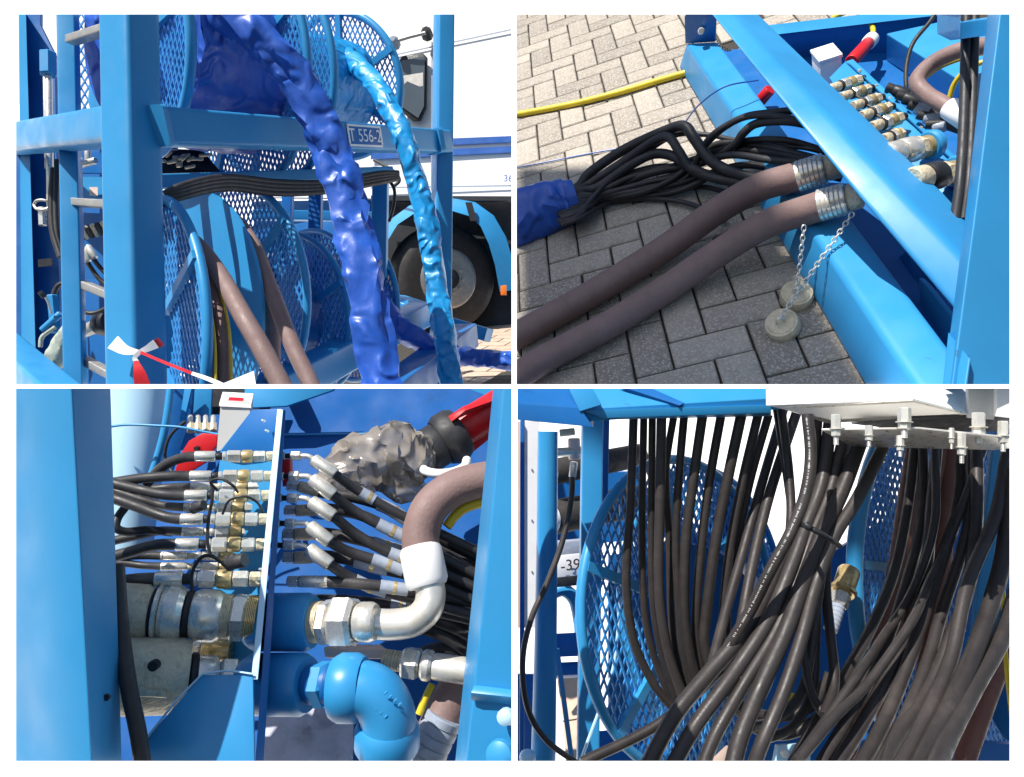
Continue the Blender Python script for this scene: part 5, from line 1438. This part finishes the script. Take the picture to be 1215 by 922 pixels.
# printed hose
ph = thing('printed_hose', 'black hose with a line of white print down its side', 'hose', (950, 600, 1.52))
pp = [(958, 492, 1.55), (962, 540, 1.53), (956, 585, 1.51), (938, 632, 1.50), (915, 675, 1.5), (890, 725, 1.52), (860, 775, 1.54)]
hose('hose', pp, 14, M['worn'], parent=ph, n=14)
sp = spline([Q(p) for p in pp], 26)
mb = MB()
r_ = R_(14, 1.52)
for i in range(2, len(sp) - 2):
    if rnd.random() < .3: continue
    p = sp[i]; t_ = (sp[i+1] - sp[i-1]).normalized(); v = (CAM - p); v = v - t_ * v.dot(t_); v.normalize()
    s_ = t_.cross(v)
    c_ = p + v * r_ * .97 + s_ * r_ * .2
    mb.box(c_, t_ * rnd.uniform(.0006, .0014), s_ * rnd.uniform(.0008, .002), v * .0005)
mb.build('white_print', M['grey'], ph, smooth=0)
# cable tie round the bundle
ct = thing('cable_tie', 'black cable tie pulled tight round the hose bundle', 'cable tie', (975, 635, 1.46))
hose('band', [(950, 622, 1.53), (958, 625, 1.46), (972, 632, 1.445), (988, 642, 1.455), (996, 648, 1.5)], 7, M['dark'], parent=ct, n=8)
piece('head', (955, 622, 1.45), (962, 627, 1.445), 0, 1, R_(9, 1.45), M['dark'], ct)

# rust brown hoses behind the right-hand group
for k, (pts, w) in enumerate([([(1090, 520), (1078, 600), (1066, 680), (1050, 760), (1020, 840), (990, 920)], 26), ([(1132, 520), (1120, 620), (1112, 720), (1100, 800), (1080, 920)], 24),
                              ([(1120, 530), (1098, 620), (1085, 720), (1060, 820), (1030, 920)], 18), ([(1215, 680), (1196, 760), (1170, 830), (1140, 915)], 22)]):
    hose('brown_hose', [(x, y, 2.1 - .25 * i / (len(pts) - 1)) for i, (x, y) in enumerate(pts)], w, M['rust'], ['wide rust brown hose behind the first hoses below the gland plate', 'rust brown hose behind the middle hoses below the gland plate', 'narrow rust brown hose between two wider rust brown ones', 'rust brown hose low beside the yellow hose'][k], 'hose', 'rust brown hoses', n=16)
S3 = [([(1086, 526), (1078, 600), (1060, 680), (1030, 750), (998, 810), (950, 890), (935, 920)], 12, 1.72), ([(1096, 528), (1094, 610), (1076, 690), (1050, 770), (1012, 840), (966, 920)], 12, 1.7),
      ([(1112, 528), (1104, 600), (1096, 690), (1070, 770), (1030, 850), (984, 920)], 13, 1.68), ([(1108, 530), (1110, 620), (1084, 700), (1046, 760), (1018, 800), (968, 870), (945, 905)], 10, 1.62),
      ([(1142, 530), (1136, 600), (1112, 680), (1084, 770), (1052, 850), (1016, 920)], 14, 1.66), ([(1152, 530), (1150, 620), (1120, 720), (1098, 790), (1070, 860), (1036, 920)], 13, 1.62),
      ([(1160, 532), (1158, 620), (1146, 700), (1110, 800), (1066, 870), (1048, 920)], 15, 1.6), ([(1196, 536), (1182, 610), (1150, 690), (1130, 780), (1098, 850), (1062, 920)], 15, 1.57),
      ([(1200, 560), (1192, 650), (1176, 720), (1150, 790), (1116, 860), (1084, 920)], 19, 1.53), ([(1225, 640), (1206, 700), (1188, 755), (1156, 815), (1126, 875), (1104, 920)], 19, 1.5),
      ([(1170, 526), (1130, 630), (1104, 690), (1080, 740), (1030, 810), (990, 850), (950, 900)], 10, 1.6)]
for k, (pts, w, d) in enumerate(S3):
    lb = {9: 'thickest black hose, outermost of the right-hand group', 10: 'thin black hose crossing over the right-hand group'}.get(k, ['first', 'second', 'third', 'fourth', 'fifth', 'sixth', 'seventh', 'eighth', 'ninth', 'tenth', 'eleventh', 'twelfth'][k] + ' dusty black hose below the gland plate, counted from tied bundle')
    hose('hanging_hose', [(x + rnd.uniform(-1.5, 1.5), y, d * (1.16 - .32 * i / (len(pts) - 1))) for i, (x, y) in enumerate(pts)], w * 1.08, M['worn'], lb, 'hose', 'hoses below the gland plate')
# blue uprights among the right hoses
for k, (a, b, w) in enumerate([((1190, 520), (1160, 780), .03), ((1140, 520), (1110, 640), .02), ((1215, 690), (1180, 800), .03)]):
    pass
fr5 = thing('rear_stand', 'blue rear frame bars between the right-hand hoses', 'frame', (1160, 900, 2.1))
beam('slanted_bar', (1185, 515, 2.05), (1158, 770, 2.05), .034, .02, M['blue'], fr5, hint=Vector((0, -1, 0)), r=.003)
beam('slanted_bar', (1136, 540, 2.1), (1112, 660, 2.1), .03, .02, M['deep_blue'], fr5, hint=Vector((0, -1, 0)), r=.003)
beam('slanted_bar', (1196, 720, 2.0), (1166, 830, 2.0), .03, .02, M['blue'], fr5, hint=Vector((0, -1, 0)), r=.003)
plate('curved_shield', [(1172, 820, 2.02), (1205, 790, 2.0), (1205, 885, 2.0), (1190, 876, 2.02), (1178, 855, 2.02)], .01, M['deep_blue'], fr5, bevel=.002)
plate('foot_rail', [(1155, 880, 2.1), (1215, 884, 2.1), (1215, 920, 2.08), (1150, 920, 2.08)], .04, M['deep_blue'], fr5, bevel=.003)
plate('low_rail', [(1020, 800, 2.15), (1110, 790, 2.15), (1110, 850, 2.12), (1020, 880, 2.12)], .02, M['deep_blue'], fr5, bevel=.002)
hose('yellow_hose', [(1190, 700, 1.75), (1192, 760, 1.75), (1197, 820, 1.75), (1205, 880, 1.75)], 5, M['yellow'], 'yellow hose at the outer side of the thickest black hose', 'hose')

# brass fitting, small hoses
bf = thing('brass_fitting', 'yellow brass fitting with steel hose tail behind the bundle', 'fitting', (990, 710, 1.9))
A, B = P(1008, 676, 1.95), P(984, 752, 1.85)
piece('collar', A, B, 0, .3, R_(26, 1.9), M['brass'], bf)
piece('ring', A, B, .3, .38, R_(32, 1.9), M['brass'], bf)
piece('hex', A, B, .38, .58, R_(22, 1.9), M['steel'], bf, 'h')
piece('tail', A, B, .58, .95, R_(17, 1.88), M['tape'], bf, 'g')
hose('single_hose', [(679, 556, 2.0), (678, 590, 1.99), (668, 640, 1.96), (650, 690, 1.93), (630, 735, 1.9), (620, 785, 1.88), (626, 840, 1.87), (648, 878, 1.87), (684, 905, 1.87)], 7, M['worn'],
     'single black hose bowing down from steel ferrule past the round post', 'hose')
t = thing('hose_ferrule', 'small bright ferrule where the single black hose starts', 'ferrule', (680, 560, 2.0))
piece('ferrule', (681, 548, 2.0), (679, 566, 2.0), 0, 1, R_(9, 2.0), M['stainless'], t)
hose('blue_cable', [(736, 590, 1.98), (736, 690, 1.97), (734, 735, 1.95), (728, 790, 1.93), (712, 840, 1.9), (690, 900, 1.87), (684, 925, 1.87)], 3.6, M['pale'], 'pale blue cable hanging across the mesh reel', 'cable', n=8)
hose('yellow_tag_hose', [(908, 880, 1.9), (918, 855, 1.9), (930, 838, 1.92), (942, 826, 1.94)], 10, M['yellow'], 'short yellow hose tip low behind the tied bundle', 'hose')
for k, pts in enumerate([[(860, 800), (880, 838), (920, 850), (962, 838), (985, 800)], [(866, 822), (890, 860), (930, 872), (970, 852), (992, 815)]]):
    hose('looped_hose', [(x, y, 1.82) for x, y in pts], 13, M['worn'], 'black hose looped in a low bend behind the bundle', 'hose', 'low hose loops')
t = thing('pink_tag', 'pinkish plastic end lying at the foot of the bundle', 'tag', (868, 895, 1.75))
prism('tag', [(840, 905, 1.75), (862, 884, 1.76), (872, 890, 1.76), (850, 910, 1.75)], [(880, 880, 1.8), (886, 888, 1.8), (880, 905, 1.8), (874, 908, 1.8)], M['tag'], t, r=.004)
t = thing('small_bracket', 'pale blue bracket with two white knobs at the bottom of the bundle', 'bracket', (940, 895, 1.72))
plate('bracket', [(924, 884, 1.74), (962, 882, 1.74), (962, 915, 1.72), (918, 915, 1.72)], .03, M['pale'], t, bevel=.003)
for x in (930, 946):
    q = P(x, 893, 1.735); turned('knob', q, q + Vector((0, -.012, 0)), [(0, .009), (.7, .009), (1, .005)], M['white'], t, n=12)

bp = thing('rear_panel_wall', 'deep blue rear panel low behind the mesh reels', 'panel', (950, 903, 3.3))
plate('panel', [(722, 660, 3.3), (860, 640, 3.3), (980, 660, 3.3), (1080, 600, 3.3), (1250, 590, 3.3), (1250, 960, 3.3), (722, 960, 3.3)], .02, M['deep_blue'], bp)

# ------------------------------------------------------------------ each display ends at the edges of its bay
def trim(bay, objs):
    x0, y0, x1, y1 = BAYS[bay]
    planes = []
    a, b, c, d = ray(x0, y0), ray(x1, y0), ray(x1, y1), ray(x0, y1)
    mid = ray((x0 + x1) / 2, (y0 + y1) / 2)
    for p, q in ((a, b), (b, c), (c, d), (d, a)):
        n = p.cross(q).normalized()
        if n.dot(mid) > 0: n = -n          # outward
        planes.append(n)
    dead = []
    cache = {}
    for o in objs:
        if o.type != 'MESH': continue
        M_ = o.matrix_world
        me = o.data
        inv = [M_.to_3x3().transposed() @ n for n in planes]
        cl = M_.inverted() @ CAM
        cut = []
        gone = False
        for n in inv:
            ds = [(v.co - cl).dot(n) for v in me.vertices]
            if min(ds) >= -1e-6: gone = True; break
            if max(ds) > 1e-6: cut.append(n)
        if not gone and cut:
            if me.users > 1:
                me = me.copy(); o.data = me
            big = len(me.polygons) > 9000
            bm = bmesh.new(); bm.from_mesh(me)
            for n in cut:
                if not bm.faces: break
                r = bmesh.ops.bisect_plane(bm, geom=bm.verts[:] + bm.edges[:] + bm.faces[:], plane_co=cl, plane_no=n,
                                           clear_outer=True, dist=1e-6)
                if not big:
                    es = [e for e in r['geom_cut'] if isinstance(e, bmesh.types.BMEdge) and e.is_valid and len(e.link_faces) == 1]
                    if es:
                        try: bmesh.ops.holes_fill(bm, edges=es, sides=0)
                        except Exception: pass
            if bm.faces:
                for f in bm.faces: f.normal_update()
                bm.to_mesh(me)
                if any(p.use_smooth for p in me.polygons):
                    me.polygons.foreach_set('use_smooth', [True] * len(me.polygons))
                    me.set_sharp_from_angle(angle=math.radians(42))
            else:
                gone = True
            bm.free()
        if gone: dead.append(o)
    for o in dead:
        if o in objs: objs.remove(o)
    for o in dead: bpy.data.objects.remove(o)
    # empties left without parts
    for o in [e for e in objs if e.type == 'EMPTY']:
        if not o.children:
            objs.remove(o); bpy.data.objects.remove(o)

bpy.context.view_layer.update()
for k in BAYS:
    trim(k, MEMBERS[k])
